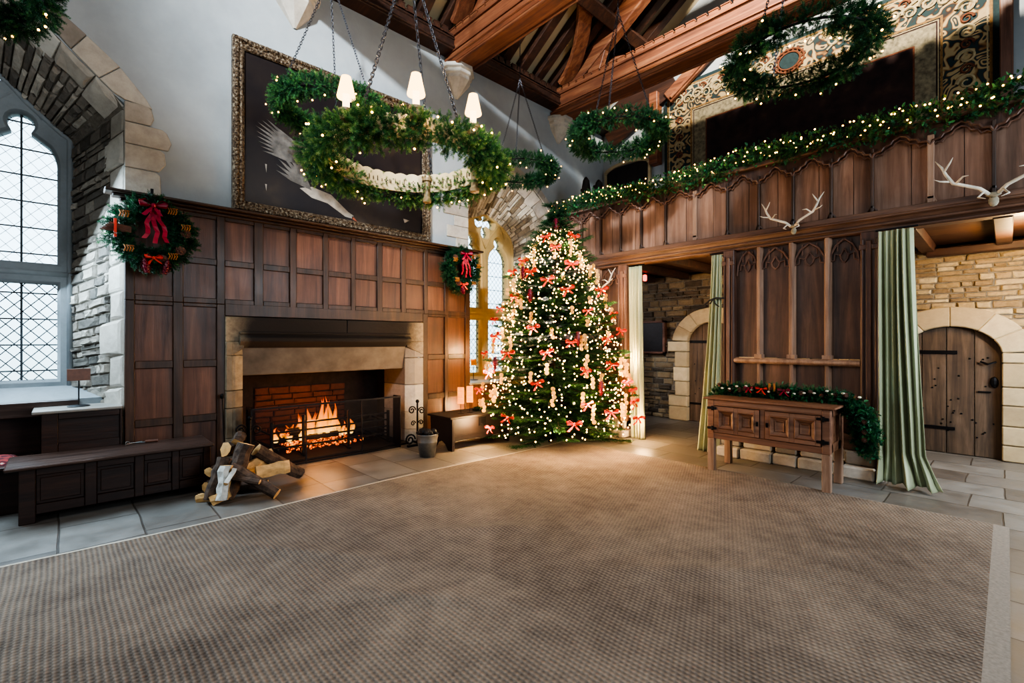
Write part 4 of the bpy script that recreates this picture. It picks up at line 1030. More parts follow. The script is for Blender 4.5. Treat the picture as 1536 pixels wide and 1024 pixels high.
# ============================================================ THE SCREEN
YS = 6.4
MUN = [-5.4, -5.0, -4.61, -4.23, -3.86, -3.46, -3.01, -2.57, -2.18, -1.79, -1.4, -1.02, -.54, -.09, .36, .8]
gp = thing('gallery_parapet', (-2.3, YS, 3.2), 'long boarded oak gallery front with carved arch heads below the lit garland', 'balcony')
b = MB(); b.box(-5.55, 1.0, YS-.0, YS+.16, 2.69, 2.9); b.box(-5.55, 1.0, YS-.09, YS+.02, 2.84, 2.9)
b.prism([V3(-5.55, YS-.07, 2.84), V3(-5.55, YS-.0, 2.72), V3(-5.55, YS+.02, 2.72), V3(-5.55, YS+.02, 2.84)], (6.55, 0, 0))
b.tube([V3(-5.55, YS-.03, 2.76), V3(1, YS-.03, 2.76)], .02, 8); b.tube([V3(-5.55, YS-.075, 2.83), V3(1, YS-.075, 2.83)], .016, 8); b.tube([V3(-5.55, YS-.01, 2.71), V3(1, YS-.01, 2.71)], .014, 8)
b.build('moulded_beam', M['scr_x'], gp, bevel=.005)
for k, (a, c) in enumerate(zip([-5.55]+MUN, MUN+[1.0])):
    sp = a+(c-a)*(.55 if k % 2 else .68)
    for p, q in ((a, sp-.003), (sp+.003, c)): MB().box(p, q, YS+.03, YS+.045+(.006 if k % 3 == 0 and p == a else 0), 2.88, 3.72).build('board', M['par_z'], gp)
for k, x in enumerate(MUN):
    w = .055 if k in (6, 12) else .03
    b = MB(); b.box(x-w*.5, x+w*.5, YS-.02, YS+.04, 2.9, 3.6); b.prism([V3(x-.05, YS+.03, 2.9), V3(x+.05, YS+.03, 2.9), V3(x+w*.5, YS-.02, 2.95), V3(x-w*.5, YS-.02, 2.95)], (0, 0, .03)); b.build('muntin', M['scr_lt'] if k in (6, 12) else M['pan_f'], gp, bevel=.005)
for a, c in zip(MUN[:-1], MUN[1:]):
    w = c-a; b = MB()
    for sg_, x0 in ((1, a), (-1, c)):
        pts = [V3(x0, YS-.01, 3.5), V3(x0+sg_*w*.05, YS-.02, 3.54), V3(x0+sg_*w*.17, YS-.02, 3.55), V3(x0+sg_*w*.22, YS-.02, 3.585), V3(x0+sg_*w*.33, YS-.02, 3.6), V3(x0+sg_*w*.38, YS-.02, 3.635), V3(x0+sg_*w*.5, YS-.02, 3.66)]
        b.tube(pts, .013, 6)
        cusp = [V3(x0+sg_*w*.03, YS, 3.5), V3(x0+sg_*w*.1, YS, 3.52), V3(x0+sg_*w*.19, YS, 3.505), V3(x0+sg_*w*.24, YS, 3.55), V3(x0+sg_*w*.35, YS, 3.56), V3(x0+sg_*w*.4, YS, 3.6), V3(x0+sg_*w*.5, YS, 3.62)]
        b.tube(cusp, .009, 6)
    b.prism([V3(a, YS+.02, 3.5), V3(a+w*.17, YS+.02, 3.54), V3(a+w*.35, YS+.02, 3.59), V3(a+w*.5, YS+.02, 3.645), V3(c-w*.35, YS+.02, 3.59), V3(c-w*.17, YS+.02, 3.54), V3(c, YS+.02, 3.5), V3(c, YS+.02, 3.75), V3(a, YS+.02, 3.75)], (0, .02, 0))
    b.build('arch_tracery', M['scr_z'], gp)
MB().box(-5.55, 1.0, YS+.06, YS+.08, 2.88, 3.72).build('backing', M['scr_pan'], gp)
MB().box(-5.55, 1.0, YS-.06, YS+.1, 3.7, 3.76).build('top_rail', M['scr_x'], gp, bevel=.01)
MB().box(-5.6, -5.5, YS-.04, YS+.1, 2.69, 3.76).build('end_post', M['scr_z'], gp, bevel=.01)

def screen(name, x0, x1, muns, lab, carved=True, x_posts=None):
    t = thing(name, ((x0+x1)/2, YS, 0), lab, 'screen')
    for k, (a, c) in enumerate(x_posts):
        b = MB(); b.box(a, c, YS-.04, YS+.14, .1, 2.7); m = (a+c)/2
        b.box(m-.025, m+.025, YS-.065, YS-.03, .3, 2.6)
        b.tube([V3(a+.02, YS-.045, .3), V3(a+.02, YS-.045, 2.62)], .016, 6); b.tube([V3(c-.02, YS-.045, .3), V3(c-.02, YS-.045, 2.62)], .014, 6)
        b.box(a-.01, c+.01, YS-.06, YS-.03, 2.5, 2.56); b.build('post', M['scr_z'], t, bevel=.008)
    a0, c0 = x_posts[0][1], x_posts[-1][0]
    if len(x_posts) == 1: a0 = x0
    xs = [a0]+muns+[c0]
    for a, c in zip(xs, xs[1:]):
        sp = a+(c-a)*.5
        MB().box(a, c, YS+.05, YS+.065, 1.3, 2.7).build('panel', M['scr_pan'], t)
        MB().box(a, c, YS+.05, YS+.062, .45, 1.22).build('lower_panel', M['scr_pan'], t)
        # cusped gothic head
        b = MB(); w = c-a; m = (a+c)/2
        for sg_ in (1, -1):
            b.tube([V3(m+sg_*w*.46, YS+.03, 2.36), V3(m+sg_*w*.4, YS+.03, 2.5), V3(m+sg_*w*.25, YS+.03, 2.6), V3(m, YS+.03, 2.67)], .012, 6)
            b.tube([V3(m+sg_*w*.44, YS+.035, 2.42), V3(m+sg_*w*.3, YS+.035, 2.43), V3(m+sg_*w*.28, YS+.035, 2.5), V3(m+sg_*w*.12, YS+.035, 2.48), V3(m, YS+.035, 2.56)], .009, 6)
            b.tube([V3(m, YS+.035, 2.4), V3(m+sg_*w*.1, YS+.035, 2.44), V3(m+sg_*w*.13, YS+.035, 2.5)], .008, 6)
            b.tube([V3(m+sg_*w*.2, YS+.035, 2.66), V3(m+sg_*w*.2, YS+.035, 2.53)], .007, 6)
        b.build('carved_head', M['scr_z'], t)
    for x in muns:
        b = MB(); b.prism([V3(x-.045, YS+.06, 1.3), V3(x-.018, YS-.01, 1.3), V3(x+.018, YS-.01, 1.3), V3(x+.045, YS+.06, 1.3)], (0, 0, 1.4))
        b.prism([V3(x-.06, YS+.03, 1.29), V3(x-.045, YS-.03, 1.29), V3(x+.045, YS-.03, 1.29), V3(x+.06, YS+.03, 1.29)], (0, 0, .05)); b.build('muntin', M['scr_lt'], t, bevel=.004)
        MB().prism([V3(x-.04, YS+.06, .45), V3(x-.018, YS, .45), V3(x+.018, YS, .45), V3(x+.04, YS+.06, .45)], (0, 0, .79)).build('lower_muntin', M['scr_lt'], t, bevel=.004)
    b = MB(); b.box(a0, c0, YS-.02, YS+.08, 1.22, 1.29); b.tube([V3(a0, YS-.025, 1.255), V3(c0, YS-.025, 1.255)], .028, 8); b.build('middle_rail', M['scr_lt'], t, bevel=.004)
    MB().box(a0, c0, YS-.01, YS+.1, .28, .46).build('bottom_rail', M['scr_x'], t, bevel=.008)
    return t
screen('oak_screen', -2.6, -.97, [-2.18, -1.81, -1.44], 'tall carved oak screen of four panels between the curtained openings', x_posts=[(-2.61, -2.47), (-1.12, -.96)])
screen('oak_screen', -5.5, -4.1, [-5.1, -4.66], 'dark carved oak screen section behind the Christmas tree', x_posts=[(-4.25, -4.1)])
def sill(x0, x1, lab, seed):
    mb = MB(); rnd = random.Random(seed); x = x0
    while x < x1-.05:
        w = min(rnd.uniform(.25, .5), x1-x); mb.box(x+.005, x+w-.005, YS-.12-rnd.uniform(0, .05), YS+.2, 0, .13, rnd.uniform(.3, .9))
        mb.box(x+.02, x+w-.02, YS-.06, YS+.16, .135, .28, rnd.uniform(.2, .7)); x += w
    tag(mb.build('stone_sill', M['ashlar'], bevel=.025), lab, 'sill')
sill(-2.65, -.9, 'rough stone sill under the carved screen behind the side table', 1)
sill(-5.55, -4.08, 'rough stone sill under the screen section behind the Christmas tree', 2)

# curtains
def curtain(lab, xt, xb, y, zt, folds, amp, seed, belly=0, sweep=0, pool=0, tie=None):
    rr = random.Random(seed); ph = [rr.uniform(-.5, .5) for _ in range(folds*2+2)]
    t = thing('linen_curtain', ((xb[0]+xb[1])/2, y, 0), lab, 'curtain')
    def fn(u, v):                       # v=0 top
        x0 = xt[0]+(xb[0]-xt[0])*v**1.4; x1 = xt[1]+(xb[1]-xt[1])*v**1.4
        if tie and tie[1]: 
            k = math.exp(-((v-tie[0])/.12)**2)*tie[1]; m = (x0+x1)/2; x0 += (m-x0)*k; x1 += (m-x1)*k
        a = u*folds*2*PI+.7*math.sin(u*9+v*3+seed)+v*.6*math.sin(seed+u*5)
        am = amp*(.45+.55*min(1, v*3+.1))*(1+.5*math.sin(u*folds*1.7+seed))
        yy = y-am*math.sin(a)-sweep*max(0, v-.55)**1.5*(.3+u)
        z = zt*(1-v)
        if pool and v > .88:
            q = (v-.88)/.12; yy -= pool*q*(.4+.6*math.sin(u*7+1)**2)+.03*math.sin(u*23)*q; z = zt*.12*(1-q)+.018+.03*abs(math.sin(u*11+q*3))*q
            x1 += .12*q*u
        return V3(x0+(x1-x0)*(u+.012*math.sin(a*2)), yy, max(.006, z))
    o = MB().grid(fn, folds*14, 60).build('fabric', M['curtain'], t, smooth=True)
    m = o.modifiers.new('s', 'SOLIDIFY'); m.thickness = .004
    b = MB(); b.tube([V3(min(xt[0], xt[1])-.03, y+.02, zt+.02), V3(max(xt)+.03, y+.02, zt+.02)], .01, 6); b.build('curtain_rail', M['iron'], t)
    return t
curtain('narrow pale green curtain left of the passage opening beside the tree', (-4.09, -3.86), (-4.04, -3.8), 6.42, 2.66, 4, .035, 3)
c2 = curtain('pale green curtain tied with a black band left of the carved screen', (-2.76, -2.62), (-2.96, -2.66), 6.36, 2.66, 4, .035, 5)
b = MB(); b.tube([V3(-2.83, 6.3, 2.0), V3(-2.76, 6.29, 2.05), V3(-2.68, 6.3, 2.08), V3(-2.58, 6.34, 2.07)], .011, 6); b.tube([V3(-2.71, 6.29, 2.07), V3(-2.68, 6.28, 2.0), V3(-2.63, 6.28, 1.96)], .009, 6); b.tube([V3(-2.71, 6.29, 2.07), V3(-2.75, 6.28, 2.0)], .009, 6)
b.build('black_tie', M['rope'], c2)
curtain('long full pale green curtain pooling on the floor right of the carved screen', (-.95, -.66), (-.95, -.55), 6.32, 2.67, 6, .05, 8, sweep=.12, pool=.14)

# antlers
def antlers(x, z, y, sides, lab, sc=1.0, mir=1):
    t = thing('mounted_antlers', (x, y, z), lab, 'antlers')
    b = MB(); b.ball((x, y-.02, z-.03), .05*sc, 8, sc=(.75, .4, 1.1)); b.ball((x, y-.045, z+.025), .042*sc, 8, sc=(1.3, .6, .55)); b.build('skull_plate', M['bone_d'], t, smooth=True)
    for s in sides:
        P = lambda a, h, d=0: V3(x+s*a*sc, y-.05-d*sc, z+h*sc)
        b = MB(); b.tube([P(.03, .03), P(.09, .09, .03), P(.18, .13, .06), P(.27, .17, .08), P(.32, .26, .09), P(.35, .34, .08), P(.4, .42, .06)], [.018*sc, .017*sc, .016*sc, .016*sc, .014*sc, .011*sc, .003], 8)
        for base, mid, tip in ((P(.06, .06, .02), P(.1, .0, .08), P(.05, -.03, .12)), (P(.25, .165, .08), P(.2, .21, .12), P(.16, .2, .16)), (P(.33, .3, .09), P(.29, .37, .1), P(.27, .41, .11)), (P(.29, .19, .08), P(.36, .2, .12), P(.4, .22, .15))):
            b.tube([base, mid, tip], [.011*sc, .008*sc, .002], 6)
        b.build('antler', M['antler'], t, smooth=True)
antlers(-1.75, 2.84, YS-.1, (-1, 1), 'smaller pair of antlers mounted on the beam above the middle of the carved screen', .82)
antlers(-.09, 2.84, YS-.1, (-1, 1), 'larger pair of antlers mounted on the beam above the right opening', 1.0)
antlers(-4.58, 2.3, YS-.02, (-1, 1), 'antlers mounted on the screen section partly hidden by the Christmas tree', .85)
t = thing('passage_lantern', (-4.33, 7.3, 2.64), 'small glowing red lantern hanging in the dark passage', 'lantern')
MB().lathe([(.0, -.06), (.03, -.05), (.035, 0), (.03, .05), (0, .06)], (-4.33, 7.3, 2.6), 10, cap=False).build('red_glass', M['redlamp'], t); MB().lathe([(.02, .05), (.02, .08), (.004, .1)], (-4.33, 7.3, 2.6), 8).build('cap', M['iron'], t); MB().tube([V3(-4.33, 7.3, 2.68), V3(-4.33, 7.3, 2.81)], .004, 5).build('cord', M['iron'], t)

# side table / court chest on legs
ch = thing('oak_side_chest', (-1.8, 5.75, 0), 'worn oak chest on tall square legs with two panelled doors', 'chest')
X0, X1, Y0, Y1 = -2.42, -1.2, 5.46, 6.0
MB().box(X0-.04, X1+.05, Y0-.03, Y1+.03, .83, .852).build('top', M['chest'], ch, bevel=.006)
for x in (X0, X1-.075):
    for y in (Y0, Y1-.07):
        MB().box(x, x+.075, y, y+.07, 0, .38).build('leg', M['chest_l'], ch, bevel=.006); MB().box(x, x+.075, y, y+.07, .38, .83).build('corner_stile', M['chest'], ch, bevel=.006)
b = MB(); b.box(X0+.07, X1-.07, Y0+.005, Y0+.03, .76, .83); b.box(X0+.07, X1-.07, Y0+.005, Y0+.03, .38, .45); b.box(-1.85, -1.8, Y0+.003, Y0+.03, .45, .76)
b.box(X0+.07, X1-.07, Y0, Y0+.04, .77, .782); b.box(X0+.02, X1-.02, Y0+.03, Y1-.01, .40, .42); b.box(X0+.07, X1-.07, Y1-.03, Y1-.01, .38, .83)
b.box(X0+.01, X0+.03, Y0+.06, Y1-.06, .38, .83)
b.box(X1-.03, X1-.012, Y0+.06, Y1-.06, .38, .47); b.box(X1-.03, X1-.012, Y0+.06, Y1-.06, .74, .83); b.box(X1-.03, X1-.012, Y0+.06, Y0+.16, .38, .83); b.box(X1-.03, X1-.012, Y1-.16, Y1-.06, .38, .83); b.box(X1-.045, X1-.03, Y0+.1, Y1-.1, .45, .76)
b.build('carcase', M['chest'], ch, bevel=.004)
for k, (a, c) in enumerate(((X0+.08, -1.855), (-1.795, X1-.08))):
    m = (a+c)/2; pb = [(a+.045, m-.022), (m+.022, c-.045)]
    d = MB(); zA, zB = .455, .755
    for q0, q1 in ((a, pb[0][0]), (pb[0][1], pb[1][0]), (pb[1][1], c)): d.box(q0, q1, Y0-.008, Y0+.02, zA, zB)
    for q0, q1 in pb: d.box(q0, q1, Y0-.008, Y0+.02, zA, zA+.045); d.box(q0, q1, Y0-.008, Y0+.02, zB-.045, zB)
    dr = d.build('door', M['chest'], ch, bevel=.003)
    for q0, q1 in pb:
        e = MB(); z0, z1 = zA+.045, zB-.045
        def rg(i, y): return [V3(q0+i, y, z0+i), V3(q1-i, y, z0+i), V3(q1-i, y, z1-i), V3(q0+i, y, z1-i)]
        L = [rg(0, Y0-.008), rg(.008, Y0-.018), rg(.014, Y0-.006), rg(.045, Y0+.012), rg(.052, Y0+.002), rg(.06, Y0+.012), rg(.066, Y0+.015)]
        e.add([p for r in L for p in r], [(i*4+j, i*4+(j+1) % 4, i*4+4+(j+1) % 4, i*4+4+j) for i in range(6) for j in range(4)]+[(24, 25, 26, 27)])
        e.build('mitred_panel', M['chest'], dr)
    kb = MB(); kx = c-.02 if k == 0 else a+.02; kb.ball((kx, Y0-.02, .61), .012, 8); kb.box(kx-.012, kx+.012, Y0-.012, Y0-.006, .58, .63); kb.build('knob', M['iron'], dr)
    for z in (.5, .73):
        hb = MB(); hx = a-.02 if k == 0 else c+.02; hb.box(hx-.06, hx+.05, Y0-.014, Y0-.006, z-.014, z+.014); hb.box(hx-.012, hx+.012, Y0-.018, Y0-.006, z-.026, z+.026); hb.build('hinge', M['iron'], dr, bevel=.003)

# gallery back: tapestry, little door, carved finials
tp = thing('wall_tapestry', (-2.3, 8.6, 5.2), 'large dark tapestry with an ochre and cream scrollwork border on the gallery back wall', 'tapestry')
tx0, tx1, tz0, tz1 = -4.65, -.07, 3.6, 6.42; yt = 8.57
MB().box(tx0, tx1, yt, yt+.01, tz0, tz1).build('field', M['tapf'], tp)
def fr(nm, a, w, mat, dy):
    b = MB(); x0, x1, z0, z1 = tx0+a, tx1-a, tz0+a, tz1-a; y = yt-dy
    b.box(x0, x0+w, y, yt, z0, z1).box(x1-w, x1, y, yt, z0, z1).box(x0+w, x1-w, y, yt, z1-w, z1).box(x0+w, x1-w, y, yt, z0, z0+w); b.build(nm, M[mat], tp)
fr('outer_band', 0, .06, 'tapblue', .004); fr('scroll_border', .06, .50, 'tap', .003); fr('braid', .06, .03, 'tapline', .006); fr('braid', .1, .015, 'tapcream', .006); fr('braid', .53, .025, 'tapline', .006); fr('braid', .57, .012, 'tapcream', .007); fr('inner_border', .6, .22, 'tapcream2', .001); fr('braid', .82, .02, 'tapbrown', .005)
b = MB(); b2 = MB(); b3 = MB()
def S2(mb, x, z, r, f, w): mb.tube([V3(x+f*r*(1-.75*k/20)*math.cos(k*.42), yt-.012, z+r*(1-.75*k/20)*math.sin(k*.42)) for k in range(21)], [w*(1.1-.7*k/20) for k in range(21)], 5)
x = tx0+.3; k = 0
while x < tx1-.3:
    if abs(x+2.45) > .3:
        f = 1 if k % 2 else -1
        S2(b, x, tz1-.3, .11, f, .024); S2(b, x+.17, tz1-.34, .085, -f, .02); S2(b2, x+.1, tz1-.2, .07, f, .016); b.tube([V3(x-.1, yt-.01, tz1-.42), V3(x+.05, yt-.01, tz1-.3), V3(x+.25, yt-.01, tz1-.2)], .018, 5)
    x += .36; k += 1
for z in np.arange(3.9, 6.1, .33):
    S2(b, tx0+.3, z, .1, 1, .022); S2(b2, tx0+.32, z+.17, .07, -1, .016); S2(b, tx1-.3, z, .1, -1, .022); S2(b2, tx1-.3, z+.17, .07, 1, .016)
b.build('cream_scrolls', M['tapcream'], tp)['kind'] = 'stuff'; b2.build('rust_scrolls', M['tapbrown'], tp)['kind'] = 'stuff'
ov = lambda r, s_: [V3(-2.45+r*s_*math.cos(a), yt-.02, tz1-.36+r*math.sin(a)) for a in np.linspace(0, 2*PI, 24, endpoint=False)]
b3.prism(ov(.12, 1.15), (0, .01, 0)); b3.build('oval_boss', M['tapblue'], tp)
b = MB(); b.tube(ov(.14, 1.15), .016, 5, closed=True); b.tube(ov(.185, 1.15), .014, 5, closed=True)
for a in np.linspace(0, 2*PI, 16, endpoint=False): b.tube([V3(-2.45+.16*math.cos(a), yt-.015, tz1-.36+.15*math.sin(a)), V3(-2.45+.24*math.cos(a+.2), yt-.012, tz1-.36+.21*math.sin(a+.2))], .014, 5)
b.build('oval_wreath', M['tapbrown'], tp)
tag(MB().box(-.07, .05, 8.45, 8.6, 2.9, 6.4).build('wall_post', M['scr_z'], bevel=.01), 'dark post at the right side of the tapestry', 'post')
gd = thing('gallery_door', (-5.5, 8.6, 2.88), 'dark plank door in the corner at the back of the gallery', 'door')
for k in range(4): MB().box(-6.0+k*.25+.003, -5.75+k*.25-.003, 8.56, 8.6, 2.88, 5.2-.0*k).build('plank', M['coffer'], gd)
b = MB()
for a, c in zip(np.linspace(0, PI, 13)[:-1], np.linspace(0, PI, 13)[1:]): b.obox(V3(-5.5-.52*math.cos(a), 8.55, 5.12+.13*math.sin(a)), V3(-5.5-.52*math.cos(c), 8.55, 5.12+.13*math.sin(c)), .06, .06)
b.box(-6.05, -6.0, 8.54, 8.6, 2.88, 5.14).box(-5.0, -4.95, 8.54, 8.6, 2.88, 5.14); b.build('door_frame', M['ashlar_w'], gd)
for k, (x, h, lab) in enumerate(((-5.28, .62, 'left and taller dark carved wooden finial behind the garland'), (-5.0, .5, 'right and shorter dark carved wooden finial behind the garland'))):
    t = thing('carved_finial', (x, 6.9, 3.8), lab, 'finial')
    b = MB(); b.box(x-.07, x+.07, 6.83, 6.97, 2.88, 3.95); b.build('stem', M['coffer'], t, bevel=.01)
    b = MB(); b.tube([V3(x, 6.9, 3.9), V3(x, 6.9, 4.1), V3(x, 6.88, 3.85+h*.75), V3(x+.02, 6.86, 3.85+h*.9), V3(x, 6.88, 3.85+h)], [.09, .1, .075, .06, .025], 9)
    for a in range(7): b.ball((x+.08*math.sin(a*2.1), 6.86, 3.95+a*.06), .035, 6)
    b.build('carved_figure', M['coffer'], t)

# ============================================================ GREENERY
def ring_foliage(c, R, r, n, L, seed, tip=.35, up=0.0, tilt=None, base=.3, plane='h', mat='fir_b', name='greenery', parent=None):
    rs = np.random.RandomState(seed)
    a = rs.uniform(0, 2*PI, n); t = rs.uniform(0, 2*PI, n)
    clump = .85+.3*np.sin(a*9+seed)*np.sin(a*5)
    rad = np.stack([np.cos(a), np.sin(a), 0*a], 1); z = np.array([0, 0, 1.])
    tang = np.stack([-np.sin(a), np.cos(a), 0*a], 1)
    nrm = rad*np.cos(t)[:, None]+z*np.sin(t)[:, None]
    P = rad*R+nrm*(r*rs.uniform(.1, .8, n))[:, None]
    d = nrm+tang*rs.uniform(-.8, .8, n)[:, None]+rs.normal(0, .25, (n, 3))
    sc = L/.12*rs.uniform(.75, 1.2, n)*clump
    if plane == 'wall':                       # ring lies in the wall plane x=const
        Q = np.array([[0, 0, 1.], [1, 0, 0], [0, 1, 0]]); P = P@Q.T; d = d@Q.T
    mb = MB(); put_sprigs(mb, P+np.array(c), d, sc, np.clip(rs.normal(base, .13, n), 0, .65), tip, FAT)
    return mb.build(name, M[mat], parent)
def bulbs(parent, pts, r, mat='bulb', limit=100):
    pts = list(pts); first = None
    for p in pts[:limit]:
        if first is None:
            b = MB(); b.ball(p, r, 6); first = b.build('bulb', M[mat], parent); p0 = Vector(p)
        else:
            o = first.copy(); C.objects.link(o); o.parent = parent; o.location = first.location+(Vector(p)-p0)
    if len(pts) > limit:
        b = MB()
        for p in pts[limit:]: b.ball(p, r, 5)
        b.build('bulb', M[mat], parent)['kind'] = 'stuff'
def ring_pts(c, R, r, n, seed, plane='h'):
    rr = random.Random(seed); out = []
    for k in range(n):
        a = 2*PI*(k+rr.uniform(-.3, .3))/n; t = rr.uniform(-2.6, 1.2); q = r*1.02
        out.append(V3(c[0]+(R+q*math.cos(t))*math.cos(a), c[1]+(R+q*math.cos(t))*math.sin(a), c[2]+q*math.sin(t)))
    return out
# big chandelier
cc = (-3.77, 2.28, 3.09)
cd = thing('candle_chandelier', cc, 'largest ring of greenery, a pierced wooden chandelier with three lit shaded candles', 'chandelier')
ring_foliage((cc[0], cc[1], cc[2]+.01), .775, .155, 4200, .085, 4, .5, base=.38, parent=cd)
def cang(deg, r, z):                          # angle measured from the side nearest the camera
    f = Vector((-math.sin(math.radians(46.4)), math.cos(math.radians(46.4)), 0)); rt = Vector((f.y, -f.x, 0)); a = math.radians(deg)
    return Vector(cc)+(-f*math.cos(a)+rt*math.sin(a))*r+Vector((0, 0, z))
b = MB(); N = 144; R0, R1 = .665, .68; zz0, zz1 = -.02, .15
def bandv(i): a = 2*PI*i/N; return a, zz1+.018*abs(math.sin(i*PI/4))
V = []; F = []
for i in range(N):
    a, zt = bandv(i)
    for r, z in ((R0, zz0), (R1, zz0), (R1, zt), (R0, zt)): V.append((cc[0]+r*math.cos(a), cc[1]+r*math.sin(a), cc[2]+z))
for i in range(N):
    j = (i+1) % N
    for q in range(4): F.append((i*4+q, i*4+(q+1) % 4, j*4+(q+1) % 4, j*4+q))
b.add(V, F); b.build('wooden_band', M['crown'], cd)
b = MB()
for i in range(90):
    a = 2*PI*i/90; p = Vector((cc[0]+(R0-.002)*math.cos(a), cc[1]+(R0-.002)*math.sin(a), cc[2])); tg = Vector((-math.sin(a), math.cos(a), 0))
    if i % 6 == 0:
        for dx, dz in ((0, .014), (0, -.014), (.014, 0), (-.014, 0)): q = p+tg*dx+V3(0, 0, .075+dz); b.ball(q, .008, 6, sc=(.6, .6, 1))
    else:
        h = [.018, .03, .022, .03, .018][i % 6-1]; b.obox(p+V3(0, 0, .055), p+V3(0, 0, .055+h*1.6), .012, .004, up=tuple(tg))
b.build('pierced_slots', M['crown_d'], cd)
for dg in (175, 118):
    b = MB(); p = cang(dg, .66, -.08); b.lathe([(.02, -.06), (.045, -.05), (.05, -.02), (.035, 0), (.036, .16), (.05, .17), (.052, .2), (.044, .2), (.04, .18)], p, 14)
    b.build('turned_post', M['crownw'], cd, smooth=False)
    bb = MB()
    for k in range(6): a = 2*PI*k/6; bb.box(p.x+.047*math.cos(a)-.008, p.x+.047*math.cos(a)+.008, p.y+.047*math.sin(a)-.008, p.y+.047*math.sin(a)+.008, p.z+.2, p.z+.22)
    bb.build('post_crown', M['crownw'], cd)
for k, dg in enumerate((-25, 17, 56)):
    p = cang(dg, .76, .15)
    b = MB(); b.lathe([(.03, -.06), (.045, -.05), (.05, 0), (.058, .01), (.058, .03), (.045, .035)], p, 16); b.build('candle_cup', M['crownw'], cd)
    b = MB(); b.lathe([(.026, .0), (.026, .16)], p, 12); b.build('candle_tube', M['candle'], cd, smooth=False)
    b = MB(); b.lathe([(.068, .125), (.069, .133), (.036, .285), (.034, .28)], p, 20, cap=False); b.build('lamp_shade', M['shade'], cd, smooth=True)
ap = Vector(cc)+V3(.02, 0, 1.95)
b = MB()
for dg in (-18, 48, 172): chain(b, cang(dg, .74, .06), ap)
chain(b, ap, ap+V3(0, 0, 2.6)); b.ball(ap, .04, 8); b.build('iron_chain', M['chainm'], cd)
bulbs(cd, ring_pts(cc, .775, .165, 40, 5), .009)
def hang_wreath(c, lab, seed, R=.52, r=.1, a0=0, nb=24, ztop=8.6):
    t = thing('hanging_wreath', c, lab, 'wreath', None)
    ring_foliage(c, R, r*1.15, 2600, .078, seed, .35, base=.15 if c[0] > -5.2 or c[1] > 4 else .3, parent=t, mat='fir_b')
    ap = V3(c[0], c[1], 5.62 if c[2] < 4.2 else 5.7); b = MB()
    for k in range(3):
        a = a0+2*PI*k/3; chain(b, V3(c[0]+R*math.cos(a), c[1]+R*math.sin(a), c[2]+.04), ap, True)
    chain(b, ap, V3(ap.x, ap.y, min(ztop, roofz(ap.x))), True); b.build('steel_chain', M['chainm'], t)
    b = MB(); b.tube([V3(c[0]+R*math.cos(a), c[1]+R*math.sin(a), c[2]) for a in np.linspace(0, 2*PI, 32, endpoint=False)], .012, 5, closed=True); b.build('wire_hoop', M['iron'], t)
    bulbs(t, ring_pts(c, R, r*1.4, nb, seed), .009)
    return t
hang_wreath((-5.25, 2.18, 4.1), 'bright green hanging wreath ring in front of the painting, left of the chandelier', 11, a0=.5)
hang_wreath((-5.3, 5.22, 4.18), 'hanging wreath ring partly hidden behind the right side of the chandelier', 12, a0=1.2)
hang_wreath((-3.36, 5.03, 4.07), 'hanging wreath ring above the gallery garland left of the tapestry', 13, a0=.9)
hang_wreath((-1.27, 4.72, 4.02), 'large dark hanging wreath ring in front of the tapestry border', 14, a0=.2, nb=30)
hang_wreath((-5.08, -.62, 4.06), 'wreath ring cut off by the top left corner of the picture', 15, a0=.3)

# gallery garland
gg = thing('gallery_garland', (-2.3, 6.33, 3.8), 'long leafy green garland wound with fairy lights along the gallery rail', 'garland')
rs = np.random.RandomState(5)
def gz(x): return 3.8+.03*np.sin(x*2.3)+.015*np.sin(x*5.1)
n = 2600; x = rs.uniform(-5.6, .9, n); th = rs.uniform(0, 2*PI, n)
nr = np.stack([0*x, np.cos(th), np.sin(th)], 1); cl = .8+.35*np.sin(x*11)*np.sin(x*4.3)
P = np.stack([x, np.full(n, 6.33), gz(x)], 1)+nr*(.05*cl)[:, None]; d = nr+rs.normal(0, .5, (n, 3))
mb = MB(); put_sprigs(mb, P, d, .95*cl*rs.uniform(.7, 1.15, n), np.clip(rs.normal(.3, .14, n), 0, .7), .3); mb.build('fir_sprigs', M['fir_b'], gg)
n = 3600; x = rs.uniform(-5.6, .9, n); th = rs.uniform(0, 2*PI, n); nr = np.stack([0*x, np.cos(th), np.sin(th)], 1)
P = np.stack([x, np.full(n, 6.33), gz(x)], 1)+nr*rs.uniform(.03, .16, n)[:, None]; d = nr+rs.normal(0, .9, (n, 3))
mb = MB(); mb.scatter(LEAFV, LEAFF, dirs_to_R(d, rs.uniform(.8, 1.5, n)), P, np.clip(rs.normal(.45, .22, n), 0, 1)); mb.build('leaves', M['leaf'], gg)
pts = []
for k in range(190):
    x_ = -5.6+6.5*((k+.5)/190)+U(-.03, .03); t_ = U(-.5, 3.3); q = U(.1, .15); pts.append(V3(x_, 6.33-q*math.cos(t_*.9-.6), float(gz(x_))+q*math.sin(t_)*.9))
random.shuffle(pts); bulbs(gg, pts, .0095)

